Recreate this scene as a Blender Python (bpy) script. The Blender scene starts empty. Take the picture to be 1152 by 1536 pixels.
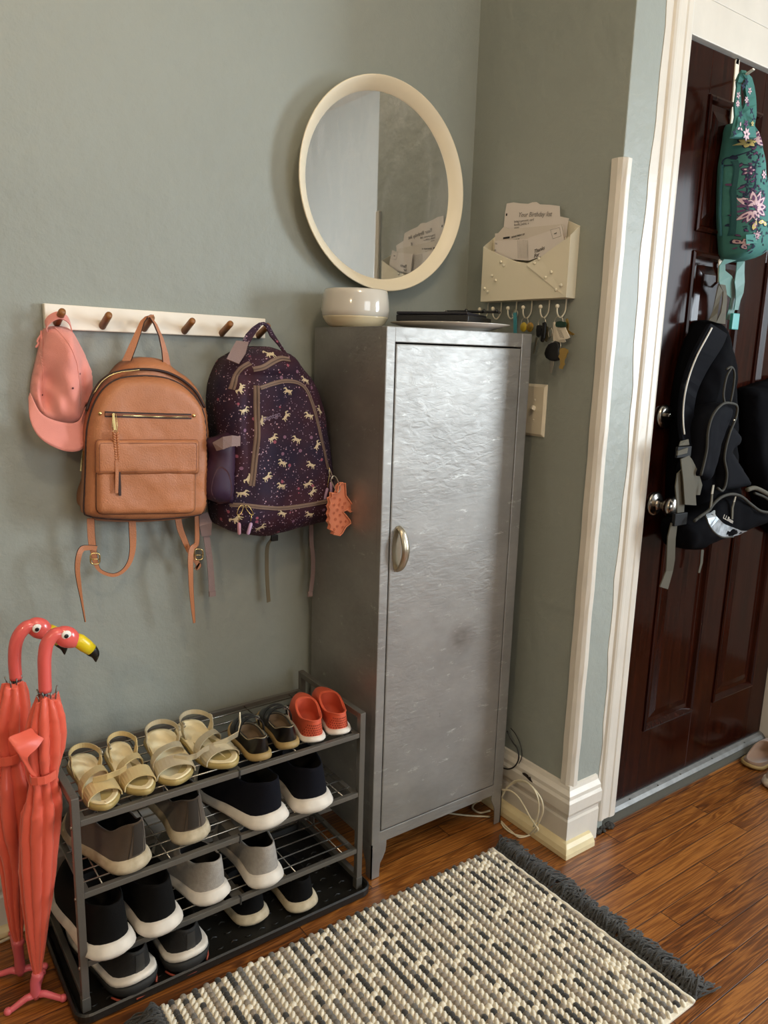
import bpy, bmesh, math, random
import numpy as np
from mathutils import Vector, Matrix
from mathutils.geometry import delaunay_2d_cdt
S = bpy.context.scene
COL = S.collection
# ---------------------------------------------------------------- camera
CAMZ = 1.32
def _rot(v):
    th = float(np.linalg.norm(v)); k = np.array(v)/th
    K = np.array([[0, -k[2], k[1]], [k[2], 0, -k[0]], [-k[1], k[0], 0]])
    return np.eye(3) + math.sin(th)*K + (1-math.cos(th))*K@K
RW = _rot([1.71799942, -0.53171217, 0.47500208])      # world -> camera (x right, y down, z forward)
cd = bpy.data.cameras.new('camera'); cam = bpy.data.objects.new('camera', cd); COL.objects.link(cam)
cd.sensor_fit = 'VERTICAL'; cd.sensor_height = 36.0; cd.lens = 1154.0/1536*36
cd.clip_start = 0.02
m4 = Matrix.Identity(4)
for i in range(3):
    m4[i][0] = RW[0][i]; m4[i][1] = -RW[1][i]; m4[i][2] = -RW[2][i]
m4[2][3] = CAMZ
cam.matrix_world = m4
S.camera = cam
# ---------------------------------------------------------------- light and exposure
S.view_settings.view_transform = 'Standard'; S.view_settings.look = 'None'
S.view_settings.gamma = 1; S.view_settings.use_curve_mapping = False
S.view_settings.exposure = 0.32
W = bpy.data.worlds.new('world'); S.world = W; W.use_nodes = True
W.node_tree.nodes['Background'].inputs[0].default_value = (0.8, 0.85, 0.9, 1)
W.node_tree.nodes['Background'].inputs[1].default_value = 0.05
def area(name, loc, target, sx, sy, power, col):
    l = bpy.data.lights.new(name, 'AREA'); l.shape = 'RECTANGLE'; l.size = sx; l.size_y = sy
    l.energy = power; l.color = col
    o = bpy.data.objects.new(name, l); COL.objects.link(o); o.location = loc
    o.rotation_euler = (Vector(target)-Vector(loc)).to_track_quat('-Z', 'Y').to_euler()
    return o
def bulb(name, loc, power, r, col):
    l = bpy.data.lights.new(name, 'POINT'); l.energy = power; l.color = col; l.shadow_soft_size = r
    o = bpy.data.objects.new(name, l); COL.objects.link(o); o.location = loc
    return o
DAY = (0.80, 0.91, 1.0); WARM = (1.0, 0.73, 0.44)
area('side_window_daylight_near', (3.27, -0.58, 1.42), (1.9, -0.45, 1.35), 0.74, 1.15, 70, DAY)
area('side_window_daylight_far', (3.27, 0.20, 1.50), (2.2, 0.35, 1.35), 0.60, 1.25, 12, DAY)
area('rear_daylight_fill', (1.6, -2.95, 1.75), (1.5, 1.0, 1.3), 1.6, 1.4, 32, (0.86, 0.94, 1.0))  # added soft daylight fill from behind the camera, no known window there
bulb('warm_room_lamp', (-0.95, -0.10, 2.05), 25, 0.07, WARM)
bulb('warm_ceiling_lamp', (0.55, -0.15, 2.85), 26, 0.12, (1.0, 0.80, 0.56))

# ---------------------------------------------------------------- helpers
def lin(h):
    if isinstance(h, str):
        h = h.lstrip('#'); h = [int(h[i:i+2], 16)/255 for i in (0, 2, 4)]
        return tuple(((c/12.92) if c <= .04045 else ((c+.055)/1.055)**2.4) for c in h) + (1,)
    return tuple(h) + (1,) if len(h) == 3 else h
def K(x0, y0, s):
    return lambda u, v: (x0+u/s, y0+v/s)
def at(px, py, ax, val):
    """the point of the plane (axis ax = val) that the photograph shows at this pixel"""
    d = RW.T @ np.array([(px-576)/1154., (py-768)/1154., 1.])
    C = np.array([0, 0, CAMZ]); t = (val-C[ax])/d[ax]
    return Vector(C+t*d)
def mat(name, col, rough=.6, metal=0., bump=0., bscale=200., spec=.5, var=0., vscale=8., coat=0., stretch=(1, 1, 1), sheen=0., var2=None, detail=3):
    m = bpy.data.materials.new(name); m.use_nodes = True
    nt = m.node_tree; b = nt.nodes['Principled BSDF']
    b.inputs['Base Color'].default_value = lin(col); b.inputs['Roughness'].default_value = rough
    b.inputs['Metallic'].default_value = metal; b.inputs['Specular IOR Level'].default_value = spec
    b.inputs['Coat Weight'].default_value = coat
    if sheen: b.inputs['Sheen Weight'].default_value = sheen
    L = nt.links.new
    tc = nt.nodes.new('ShaderNodeTexCoord'); mp = nt.nodes.new('ShaderNodeMapping'); mp.inputs['Scale'].default_value = stretch
    L(tc.outputs['Object'], mp.inputs[0])
    if var or var2:
        n = nt.nodes.new('ShaderNodeTexNoise'); n.inputs['Scale'].default_value = vscale; n.inputs['Detail'].default_value = 5
        L(mp.outputs[0], n.inputs['Vector'])
        r = nt.nodes.new('ShaderNodeValToRGB'); c = lin(col)
        r.color_ramp.elements[0].position = .3; r.color_ramp.elements[1].position = .7
        if var2:
            r.color_ramp.elements[0].color = c; r.color_ramp.elements[1].color = lin(var2)
        else:
            r.color_ramp.elements[0].color = tuple(x*(1-var) for x in c[:3])+(1,)
            r.color_ramp.elements[1].color = tuple(min(1, x*(1+var)) for x in c[:3])+(1,)
        L(n.outputs['Fac'], r.inputs[0]); L(r.outputs[0], b.inputs['Base Color'])
    if bump:
        n = nt.nodes.new('ShaderNodeTexNoise'); n.inputs['Scale'].default_value = bscale; n.inputs['Detail'].default_value = detail
        L(mp.outputs[0], n.inputs['Vector'])
        bp = nt.nodes.new('ShaderNodeBump'); bp.inputs['Strength'].default_value = bump; bp.inputs['Distance'].default_value = .002
        L(n.outputs['Fac'], bp.inputs['Height']); L(bp.outputs[0], b.inputs['Normal'])
    return m
class MB:
    """collects shapes for one mesh"""
    def __init__(s): s.v = []; s.f = []; s.mi = []; s.sm = []
    def add(s, vs, fs, mi=0, smooth=False):
        o = len(s.v); s.v += [tuple(v) for v in vs]
        for f in fs: s.f.append([o+i for i in f]); s.mi.append(mi); s.sm.append(smooth)
        return s
    def bm(s, b, mi=0, smooth=False):
        b.verts.index_update()
        return s.add([v.co[:] for v in b.verts], [[v.index for v in f.verts] for f in b.faces], mi, smooth)
    def box(s, x0, x1, y0, y1, z0, z1, bev=0., mi=0, seg=2, rot=None, piv=None):
        b = bmesh.new(); bmesh.ops.create_cube(b, size=1)
        for v in b.verts: v.co = Vector(((x0+x1)/2+v.co.x*(x1-x0), (y0+y1)/2+v.co.y*(y1-y0), (z0+z1)/2+v.co.z*(z1-z0)))
        if bev: bmesh.ops.bevel(b, geom=b.edges[:], offset=bev, segments=seg, profile=.6, affect='EDGES')
        if rot is not None:
            p = Vector(piv) if piv is not None else Vector(((x0+x1)/2, (y0+y1)/2, (z0+z1)/2))
            for v in b.verts: v.co = rot @ (v.co-p) + p
        s.bm(b, mi, False); b.free(); return s
    def loft(s, rings, closed=True, caps=(True, True), mi=0, smooth=True, loop=False):
        n = len(rings[0]); vs = [p for r in rings for p in r]; fs = []
        m = len(rings)
        for i in range(m if loop else m-1):
            a = i*n; b = ((i+1) % m)*n
            for j in range(n if closed else n-1):
                k = (j+1) % n; fs.append([a+j, a+k, b+k, b+j])
        if closed and not loop:
            if caps[0]: fs.append(list(range(n))[::-1])
            if caps[1]: fs.append([(m-1)*n+j for j in range(n)])
        return s.add(vs, fs, mi, smooth)
    def tube(s, pts, r, n=8, mi=0, loop=False, smooth=True, flat=1.0, up=None):
        pts = [Vector(p) for p in pts]; m = len(pts); rings = []
        rr = r if hasattr(r, '__len__') else [r]*m
        prev = None
        for i, p in enumerate(pts):
            if loop: t = pts[(i+1) % m]-pts[i-1]
            else: t = pts[min(i+1, m-1)]-pts[max(i-1, 0)]
            t = t.normalized() if t.length > 1e-9 else Vector((0, 0, 1))
            if up is not None: a = Vector(up).cross(t)
            elif prev is None:
                a = t.cross(Vector((0, 0, 1)));
                if a.length < .1: a = t.cross(Vector((1, 0, 0)))
            else: a = prev - t*prev.dot(t)
            a = a.normalized() if a.length > 1e-6 else Vector((1, 0, 0)); prev = a; b = t.cross(a)
            rings.append([p+(a*math.cos(2*math.pi*k/n)+b*math.sin(2*math.pi*k/n)*flat)*rr[i] for k in range(n)])
        return s.loft(rings, mi=mi, smooth=smooth, loop=loop)
    def cyl(s, a, b, r, r2=None, n=16, mi=0, smooth=True):
        a = Vector(a); b = Vector(b); return s.tube([a, b], [r, r if r2 is None else r2], n, mi, smooth=smooth)
    def ball(s, c, r, mi=0, u=14, v=9, sc=(1, 1, 1)):
        b = bmesh.new(); bmesh.ops.create_uvsphere(b, u_segments=u, v_segments=v, radius=r)
        for q in b.verts: q.co = Vector((q.co.x*sc[0]+c[0], q.co.y*sc[1]+c[1], q.co.z*sc[2]+c[2]))
        s.bm(b, mi, True); b.free(); return s
    def lathe(s, prof, c=(0, 0, 0), n=40, mi=0, axis='z', smooth=True, closed=False):
        rings = []
        for r, h in prof:
            ring = []
            for k in range(n):
                a = 2*math.pi*k/n; x, y = r*math.cos(a), r*math.sin(a)
                q = (x, y, h) if axis == 'z' else ((x, h, y) if axis == 'y' else (h, x, y))
                ring.append((c[0]+q[0], c[1]+q[1], c[2]+q[2]))
            rings.append(ring)
        return s.loft(rings, mi=mi, smooth=smooth, caps=(not closed, not closed), loop=closed)
    def band(s, st, th=.002, mi=0, smooth=True, norm=None):
        """ribbon through stations (left point, right point), given thickness"""
        rings = []; m = len(st); st = [(Vector(a), Vector(b)) for a, b in st]
        for i, (a, b) in enumerate(st):
            c0 = (st[max(i-1, 0)][0]+st[max(i-1, 0)][1])/2; c1 = (st[min(i+1, m-1)][0]+st[min(i+1, m-1)][1])/2
            nn = (c1-c0).cross(b-a) if norm is None else Vector(norm)
            nn = nn.normalized()*th/2 if nn.length > 1e-9 else Vector((0, th/2, 0))
            rings.append([a-nn, b-nn, b+nn, a+nn])
        return s.loft(rings, mi=mi, smooth=False)
    def strap(s, pts, w, th=.002, side=(1, 0, 0), mi=0):
        """ribbon along a path with width w in the direction side"""
        ww = w if hasattr(w, '__len__') else [w]*len(pts)
        ss = side if isinstance(side, list) else [side]*len(pts)
        st = []
        for p, a, sd in zip(pts, ww, ss):
            p = Vector(p); d = Vector(sd).normalized()*a/2; st.append((p-d, p+d))
        return s.band(st, th, mi)
    def poly(s, pts, off, mi=0):
        """flat polygon pushed along off to give it thickness"""
        n = len(pts); pts = [Vector(p) for p in pts]; off = Vector(off)
        return s.add(pts+[p+off for p in pts], [list(range(n))[::-1], [n+i for i in range(n)]]+[[i, (i+1) % n, n+(i+1) % n, n+i] for i in range(n)], mi)
def part(name, B, mats, parent=None, kind=None, label=None, bevel=0., sub=0, loc=None):
    me = bpy.data.meshes.new(name)
    sh = Vector((0, 0, 0))
    if parent is not None and parent.get('_w'): sh = Vector(parent['_w'])
    if loc is not None: sh = Vector(loc)
    me.from_pydata([(v[0]-sh[0], v[1]-sh[1], v[2]-sh[2]) for v in B.v], [], B.f)
    for p, mi, sm in zip(me.polygons, B.mi, B.sm): p.material_index = mi; p.use_smooth = sm
    b = bmesh.new(); b.from_mesh(me); bmesh.ops.recalc_face_normals(b, faces=b.faces[:]); b.to_mesh(me); b.free()
    for m in (mats if isinstance(mats, (list, tuple)) else [mats]): me.materials.append(m)
    o = bpy.data.objects.new(name, me); COL.objects.link(o)
    if parent is not None: o.parent = parent
    if parent is not None and parent.type == 'MESH': o['_w'] = parent.get('_w', [0, 0, 0])
    elif parent is not None: o['_w'] = parent.get('_w', [0, 0, 0])
    if loc is not None: o.location = loc; o['_w'] = list(loc)
    if kind: o['kind'] = kind
    if label: o['label'] = label
    if bevel:
        md = o.modifiers.new('bevel', 'BEVEL'); md.width = bevel; md.segments = 2; md.limit_method = 'ANGLE'
    if sub:
        md = o.modifiers.new('subdivision', 'SUBSURF'); md.levels = sub; md.render_levels = sub
    return o
def tag(o, label, cat, group=None):
    o['label'] = label; o['category'] = cat
    if group: o['group'] = group
    return o
def thing(name, label, cat, loc, group=None, local=False, rz=0.):
    o = bpy.data.objects.new(name, None); COL.objects.link(o); o.location = loc; o.empty_display_size = .03
    o.rotation_euler = (0, 0, rz)
    o['_w'] = [0., 0., 0.] if local else list(loc)
    tag(o, label, cat, group); return o
def single(name, B, mats, label, cat, group=None, loc=None, **k):
    o = part(name, B, mats, None, loc=loc if loc is not None else mid_base(B), **k); return tag(o, label, cat, group)
def mid_base(B):
    a = np.array(B.v); return (float((a[:, 0].min()+a[:, 0].max())/2), float((a[:, 1].min()+a[:, 1].max())/2), float(a[:, 2].min()))
def struct(name, B, mats, **k): return part(name, B, mats, None, kind='structure', **k)
def spline(pts, n=8, closed=False):
    """Catmull-Rom through the points"""
    P = [Vector(p) for p in pts]; out = []; m = len(P)
    for i in range(m if closed else m-1):
        p1 = P[i]; p2 = P[(i+1) % m]
        p0 = P[i-1] if (closed or i > 0) else p1*2-p2
        p3 = P[(i+2) % m] if (closed or i+2 < m) else p2*2-p1
        for k in range(n):
            t = k/n
            out.append(.5*((2*p1)+(p2-p0)*t+(2*p0-5*p1+4*p2-p3)*t*t+(3*p1-p0-3*p2+p3)*t**3))
    if not closed: out.append(P[-1])
    return out
def resample(pts, d, closed=False):
    P = [Vector(p) for p in pts]+([Vector(pts[0])] if closed else [])
    L = [0.]
    for a, b in zip(P, P[1:]): L.append(L[-1]+(b-a).length)
    n = max(3, int(round(L[-1]/d))); out = []; j = 0
    for k in range(n if closed else n+1):
        s = L[-1]*k/n
        while j < len(L)-2 and L[j+1] < s: j += 1
        t = (s-L[j])/max(1e-12, L[j+1]-L[j]); out.append(P[j].lerp(P[j+1], min(1, max(0, t))))
    return out
def noise3(p, s):
    from mathutils import noise
    return noise.noise(Vector(p)*s)
class Puff:
    """a soft body standing in front of a wall plane (facing -y): an outline in x,z swelling towards the room"""
    def __init__(s, outline, yback, yedge, T, r, step=.008, bump=None, smooth_n=6, closed_spline=True):
        pts = [Vector((p[0], p[1], 0)) for p in outline]
        if closed_spline: pts = spline(pts, smooth_n, True)
        pts = resample(pts, step, True)
        s.o = np.array([[p.x, p.y] for p in pts]); s.yb = yback; s.ye = yedge; s.T = T; s.r = r; s.bump = bump; s.step = step
        s.a = s.o; s.b = np.roll(s.o, -1, axis=0)
    def dist(s, x, z):
        p = np.array([x, z]); ab = s.b-s.a; t = np.clip(((p-s.a)*ab).sum(1)/np.maximum((ab*ab).sum(1), 1e-12), 0, 1)
        q = s.a+ab*t[:, None]; return float(np.sqrt(((p-q)**2).sum(1)).min())
    def inside(s, x, z):
        a, b = s.a, s.b; c = (a[:, 1] > z) != (b[:, 1] > z)
        xs = (b[:, 0]-a[:, 0])*(z-a[:, 1])/np.where(c, b[:, 1]-a[:, 1], 1)+a[:, 0]
        return int((c & (x < xs)).sum()) % 2 == 1
    def y(s, x, z):
        if not s.inside(x, z): return s.ye
        d = s.dist(x, z); k = 1-min(d/s.r, 1.)
        y = s.ye-s.T*math.sqrt(max(0, 1-k*k))
        if s.bump: y -= s.bump(x, z, d)
        return y
    def mesh(s, B, mi=0, back=True):
        lo = s.o.min(0); hi = s.o.max(0); st = s.step
        V = [Vector((p[0], p[1])) for p in s.o]; n = len(V)
        for ix in range(int((hi[0]-lo[0])/st)+1):
            for iz in range(int((hi[1]-lo[1])/st)+1):
                x = lo[0]+(ix+.5*(iz % 2))*st; z = lo[1]+iz*st
                if s.inside(x, z) and s.dist(x, z) > st*.55: V.append(Vector((x, z)))
        r = delaunay_2d_cdt(V, [], [list(range(n))], 1, 1e-6)
        vo, fo = r[0], r[2]; om = r[3]
        ids = {}
        P = []
        for k, v in enumerate(vo):
            src = om[k]; edge = any(q < n for q in src) if src else False
            P.append((v.x, s.ye if edge else s.y(v.x, v.y), v.y))
            for q in src: ids[q] = k
        F = [list(f) for f in fo]; m = len(P)
        loop = [ids[q] for q in range(n) if q in ids]
        if back:
            for q in loop: P.append((P[q][0], s.yb, P[q][2]))
            k = len(loop)
            for i in range(k):
                j = (i+1) % k; F.append([loop[i], loop[j], m+j, m+i])
            F.append([m+i for i in range(k)])
        B.add(P, F, mi, True); return B
    def on(s, x, z, off=.001): return Vector((x, s.y(x, z)-off, z))
    def strip(s, B, pts, w, h=.002, mi=0, step=.006, sink=.001):
        """a raised band lying on the surface along x,z points"""
        P = resample([Vector((p[0], p[1], 0)) for p in pts], step); rings = []; m = len(P)
        for i, p in enumerate(P):
            t = (P[min(i+1, m-1)]-P[max(i-1, 0)]).normalized(); n = Vector((-t.y, t.x, 0))
            row = []
            for q, hh in ((-.5, -sink), (-.42, h), (.42, h), (.5, -sink)):
                c = p+n*w*q; row.append(s.on(c.x, c.y, hh))
            rings.append(row)
        B.loft(rings, mi=mi, smooth=False); return B
    def decal(s, B, pts, mi=0, off=.0012):
        V = [Vector((p[0], p[1])) for p in pts]
        r = delaunay_2d_cdt(V, [], [list(range(len(V)))], 1, 1e-7)
        B.add([s.on(v.x, v.y, off) for v in r[0]], [list(f) for f in r[2]], mi, False); return B
def xz(px, py, y):
    p = at(px, py, 1, y); return (p.x, p.z)
def surf(Pf, Kf, u, v, y0=None):
    """where the line of sight through a pixel meets the soft body"""
    y = Pf.ye-getattr(Pf, 'T', 0)*.8
    for _ in range(7):
        x, z = xz(*Kf(u, v), y); y = .5*y+.5*Pf.y(x, z)
    return xz(*Kf(u, v), y)
def ts(Pf, Kf, pts): return [surf(Pf, Kf, u, v) for u, v in pts]
def tr2(Kf, pts, yl, yr):
    """outline whose left side lies at depth yl and right side at depth yr"""
    a = min(u for u, v in pts); b = max(u for u, v in pts)
    return [xz(*Kf(u, v), yl+(yr-yl)*((u-a)/(b-a))) for u, v in pts]
def lettering(name, body, size, origin, ux, uy, material, parent=None, thick=.0004, align='LEFT', shear=0., space=1.):
    """printed or cast letters: a text curve turned into a mesh, laid out along ux / uy"""
    cu = bpy.data.curves.new(name, 'FONT'); cu.body = body; cu.size = size; cu.extrude = thick; cu.align_x = align; cu.shear = shear; cu.space_character = space
    cu.resolution_u = 3
    o = bpy.data.objects.new(name, cu); COL.objects.link(o)
    dg = bpy.context.evaluated_depsgraph_get(); me = bpy.data.meshes.new_from_object(o.evaluated_get(dg))
    bpy.data.objects.remove(o)
    ux = Vector(ux).normalized(); uy = Vector(uy); uy = (uy-ux*uy.dot(ux)).normalized(); un = ux.cross(uy); origin = Vector(origin)
    B = MB(); B.add([origin+ux*v.co.x+uy*v.co.y+un*v.co.z for v in me.vertices], [list(p.vertices) for p in me.polygons])
    bpy.data.meshes.remove(me)
    if parent is None: return B
    return part(name, B, material, parent)
random.seed(7)
# ================================================================ the setting
YB, XW, YD = 1.741, 1.543, 1.224
DY = YD+.036
#         # back wall, return wall, door wall
def wall_mat(name, col):
    m = mat(name, col, rough=.42, spec=.35, var=.05, vscale=2.2)
    nt = m.node_tree; b = nt.nodes['Principled BSDF']; L = nt.links.new
    tc = nt.nodes.new('ShaderNodeTexCoord')
    n1 = nt.nodes.new('ShaderNodeTexNoise'); n1.inputs['Scale'].default_value = 16; n1.inputs['Detail'].default_value = 7; n1.inputs['Roughness'].default_value = .58
    n2 = nt.nodes.new('ShaderNodeTexNoise'); n2.inputs['Scale'].default_value = 330; n2.inputs['Detail'].default_value = 2
    v = nt.nodes.new('ShaderNodeTexVoronoi'); v.inputs['Scale'].default_value = 9; v.feature = 'DISTANCE_TO_EDGE'
    for q in (n1, n2, v): L(tc.outputs['Object'], q.inputs['Vector'])
    b1 = nt.nodes.new('ShaderNodeBump'); b1.inputs['Strength'].default_value = .5; b1.inputs['Distance'].default_value = .009
    b2 = nt.nodes.new('ShaderNodeBump'); b2.inputs['Strength'].default_value = .25; b2.inputs['Distance'].default_value = .0012
    L(n1.outputs['Fac'], b1.inputs['Height']); L(n2.outputs['Fac'], b2.inputs['Height'])
    L(b1.outputs[0], b2.inputs['Normal']); L(b2.outputs[0], b.inputs['Normal'])
    return m
M = {}
M['wall'] = wall_mat('grey_blue_wall_paint', '#91968f')
M['wall_far'] = mat('lightened_wall_paint', '#d3d6d4', rough=.7)  # lightened paint: daylight brightness put into the colour for the mirror's reflection
M['ceil'] = mat('ceiling_paint', '#e2ddd2', rough=.8)
M['trim'] = mat('glossy_white_trim_paint', '#cfc8bc', rough=.32, bump=.5, bscale=34, detail=4, var=.05, vscale=9)
M['trim_yellow'] = mat('yellowed_trim_paint', '#d8c79c', rough=.35, bump=.3, bscale=40, var=.1, vscale=12, stretch=(1, 1, 1))
M['hole_dark'] = mat('dark_gap', '#1d120d', rough=.9)
# floor: narrow oak boards running along x
def floor_mat():
    m = bpy.data.materials.new('oak_floor_boards'); m.use_nodes = True; nt = m.node_tree; b = nt.nodes['Principled BSDF']; L = nt.links.new; N = nt.nodes.new
    tc = N('ShaderNodeTexCoord'); sp = N('ShaderNodeSeparateXYZ'); L(tc.outputs['Object'], sp.inputs[0])
    def mth(op, a, bb=None, c=None):
        n = N('ShaderNodeMath'); n.operation = op
        for i, x in enumerate((a, bb, c)):
            if x is None: continue
            if isinstance(x, (int, float)): n.inputs[i].default_value = x
            else: L(x, n.inputs[i])
        return n.outputs[0]
    WB = .0575
    row = mth('FLOOR', mth('DIVIDE', sp.outputs['Y'], WB))
    wn = N('ShaderNodeTexWhiteNoise'); wn.noise_dimensions = '1D'; L(row, wn.inputs['W'])
    xs = mth('ADD', sp.outputs['X'], mth('MULTIPLY', wn.outputs['Value'], 3.7))
    colid = mth('FLOOR', mth('DIVIDE', xs, .85))
    cb = N('ShaderNodeCombineXYZ'); L(row, cb.inputs[0]); L(colid, cb.inputs[1])
    w2 = N('ShaderNodeTexWhiteNoise'); w2.noise_dimensions = '2D'; L(cb.outputs[0], w2.inputs['Vector'])
    # grain
    gv = N('ShaderNodeCombineXYZ'); L(mth('MULTIPLY', xs, .8), gv.inputs[0]); L(mth('MULTIPLY', sp.outputs['Y'], 17), gv.inputs[1]); L(mth('MULTIPLY', w2.outputs['Value'], 31), gv.inputs[2])
    wv = N('ShaderNodeTexNoise'); wv.inputs['Scale'].default_value = 2.1; wv.inputs['Detail'].default_value = 3; wv.inputs['Distortion'].default_value = .6; L(gv.outputs[0], wv.inputs['Vector'])
    bands = mth('FRACT', mth('MULTIPLY', wv.outputs['Fac'], 10))
    bands = mth('POWER', mth('ABSOLUTE', mth('SUBTRACT', bands, .5)), 1.6)
    gv2 = N('ShaderNodeCombineXYZ'); L(mth('MULTIPLY', xs, 9), gv2.inputs[0]); L(mth('MULTIPLY', sp.outputs['Y'], 260), gv2.inputs[1])
    fine = N('ShaderNodeTexNoise'); fine.inputs['Scale'].default_value = 1.6; fine.inputs['Detail'].default_value = 4; L(gv2.outputs[0], fine.inputs['Vector'])
    g = mth('ADD', mth('MULTIPLY', bands, 1.8), mth('MULTIPLY', fine.outputs['Fac'], .75))
    g = mth('ADD', g, mth('MULTIPLY', w2.outputs['Value'], .38))
    cr = N('ShaderNodeValToRGB'); L(mth('MULTIPLY', g, .72), cr.inputs[0])
    e = cr.color_ramp.elements; e[0].position = .18; e[0].color = lin('#3c1e08'); e[1].position = .86; e[1].color = lin('#9c622a')
    q = cr.color_ramp.elements.new(.45); q.color = lin('#6e3d15'); q = cr.color_ramp.elements.new(.62); q.color = lin('#834e1f')
    # joints
    fy = mth('FRACT', mth('DIVIDE', sp.outputs['Y'], WB)); ed = mth('MINIMUM', fy, mth('SUBTRACT', 1, fy))
    fx = mth('FRACT', mth('DIVIDE', xs, .85)); ex = mth('MULTIPLY', mth('MINIMUM', fx, mth('SUBTRACT', 1, fx)), 14)
    gap = mth('MINIMUM', ed, ex); gm = N('ShaderNodeMapRange'); L(gap, gm.inputs[0]); gm.inputs[1].default_value = .008; gm.inputs[2].default_value = .028
    mx = N('ShaderNodeMix'); mx.data_type = 'RGBA'; L(gm.outputs[0], mx.inputs[0]); mx.inputs[6].default_value = lin('#2a1408'); L(cr.outputs[0], mx.inputs[7])
    L(mx.outputs[2], b.inputs['Base Color'])
    b.inputs['Roughness'].default_value = .33; b.inputs['Coat Weight'].default_value = .25; b.inputs['Coat Roughness'].default_value = .25
    bp = N('ShaderNodeBump'); bp.inputs['Strength'].default_value = .35; bp.inputs['Distance'].default_value = .002
    L(mth('ADD', mth('MULTIPLY', gm.outputs[0], .8), mth('MULTIPLY', fine.outputs['Fac'], .25)), bp.inputs['Height']); L(bp.outputs[0], b.inputs['Normal'])
    return m
M['floor'] = floor_mat()
struct('floor', MB().box(-2.0, 3.3, -3.1, 1.80, -.05, 0), M['floor'])
struct('wall_back', MB().box(-2.0, XW, YB, YB+.1, 0, 3.1), M['wall'])
# the return wall and the strip beside the door, one plastered corner with a softly rounded edge
B = MB(); B.box(XW, XW+.16, YD, YB+.1, 0, 3.1, bev=.003)
struct('wall_return', B, M['wall'])
struct('wall_door_side', MB().box(2.68, 3.3, YD, YD+.16, 0, 3.1), M['wall'])
struct('wall_side', MB().box(3.3, 3.4, -3.1, 1.40, 0, 3.1), M['wall_far'])
struct('wall_left', MB().box(-2.1, -2.0, -3.1, 1.84, 0, 3.1), M['wall'])
struct('wall_rear', MB().box(-2.0, 3.3, -3.2, -3.1, 0, 3.1), M['wall_far'])
struct('ceiling', MB().box(-2.1, 3.4, -3.2, 1.84, 3.1, 3.2), M['ceil'])
# baseboards: moulded profile swept along a line, (distance from wall, height)
PB = [(0, 0), (.020, 0), (.020, .092), (.017, .098), (.017, .106), (.022, .112), (.026, .120), (.026, .150), (.021, .158), (.020, .168), (.010, .178), (.006, .188), (0, .190)]
def sweep(B, prof, path, normals, mi=0):
    rings = [[(p[0]+n[0]*d, p[1]+n[1]*d, z) for d, z in prof] for p, n in zip(path, normals)]
    B.loft(rings, mi=mi, smooth=False); return B
B = sweep(MB(), PB, [(-2, YB), (XW, YB)], [(0, -1), (0, -1)]); struct('baseboard_back', B, M['trim'], bevel=.002)
B = sweep(MB(), PB, [(XW, YB), (XW, YD), (1.652, YD)], [(-1, 0), (-1, -1), (0, -1)])
cp = [at(740+u/7.317, 1080+v/7.317, 0, XW-.0270) for u, v in ((315, 580), (340, 582), (375, 605), (385, 628), (400, 625), (410, 655), (428, 688), (395, 665), (360, 628), (325, 600))]
B.poly(cp, (.002, 0, 0), mi=1)
struct('baseboard_return', B, [M['trim'], M['hole_dark']])
PQ = [(0, 0), (.044, 0), (.043, .014), (.037, .026), (.028, .034), (.020, .037), (0, .037)]
B = sweep(MB(), PQ, [(XW, YB-.02), (XW, YD), (1.618, YD)], [(-1, 0), (-1, -1), (0, -1)]); struct('trim_1', B, M['trim_yellow'], bevel=.002, label='yellowed quarter round at the foot of the baseboard')
B = sweep(MB(), [(0, 0), (.036, 0), (.034, .014), (.026, .022), (0, .026)], [(-2, YB), (.9, YB)], [(0, -1), (0, -1)]); struct('trim_2', B, M['trim_yellow'], bevel=.002)
# wooden corner guard: two strips round the plaster corner, from the baseboard up to shoulder height
B = MB()
z0, z1 = .186, 1.778
prof = [(-.008, .027), (-.008, .008), (-.003, -.002), (.006, -.009), (.020, -.009), (.024, -.006), (.024, 0), (0, 0), (0, .027)]
rings = []
for i in range(24):
    z = z0+(z1-z0)*i/23; w = .0010*math.sin(i*2.1)
    rings.append([(XW+a+w*(a < 0), YD+b+w*(b < 0), z) for a, b in prof])
B.loft(rings, smooth=False); struct('trim_3', B, M['trim'], bevel=.0015, label='white corner guard strip on the plaster corner')
# door casing (left leg), with the ragged brushed paint edge on its wall side
def casing(zb, zt):
    B = MB(); n = 90; rings = []
    random.seed(3)
    for i in range(n+1):
        z = zb+(zt-zb)*i/n
        e = 1.652+.010*math.sin(z*2.3+.5)+.006*math.sin(z*7.1)+.0025*math.sin(z*31)+random.uniform(-.0012, .0012)
        rings.append([(e, YD, z), (e, YD-.0015, z), (1.672, YD-.003, z), (1.676, YD-.008, z), (1.682, YD-.011, z), (1.690, YD-.0115, z), (1.694, YD-.009, z), (1.714, YD-.010, z), (1.718, YD-.0125, z), (1.732, YD-.0135, z), (1.741, YD-.011, z), (1.741, YD+.05, z), (e, YD+.05, z)])
    B.loft(rings, smooth=False); return B
struct('trim_4', casing(.036, 3.1), M['trim'], label='white fluted door casing with ragged painted edge')
B = MB().box(1.741, 2.68, DY-.006, DY+.06, 2.104, 2.196, bev=.002).box(1.741, 2.68, DY-.004, DY+.06, 2.198, 3.1, bev=.002)
struct('trim_5', B, M['trim'], label='white boards over the door')
B = MB(); prof = [(0, .05), (0, -.017), (.008, -.021), (.020, -.021), (.024, -.017), (.046, -.019), (.052, -.025), (.07, -.025), (.07, .05)]
B.loft([[(2.622+a, YD+b, z) for a, b in prof] for z in (0, 2.104)], smooth=False); struct('trim_6', B, M['trim'])
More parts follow.
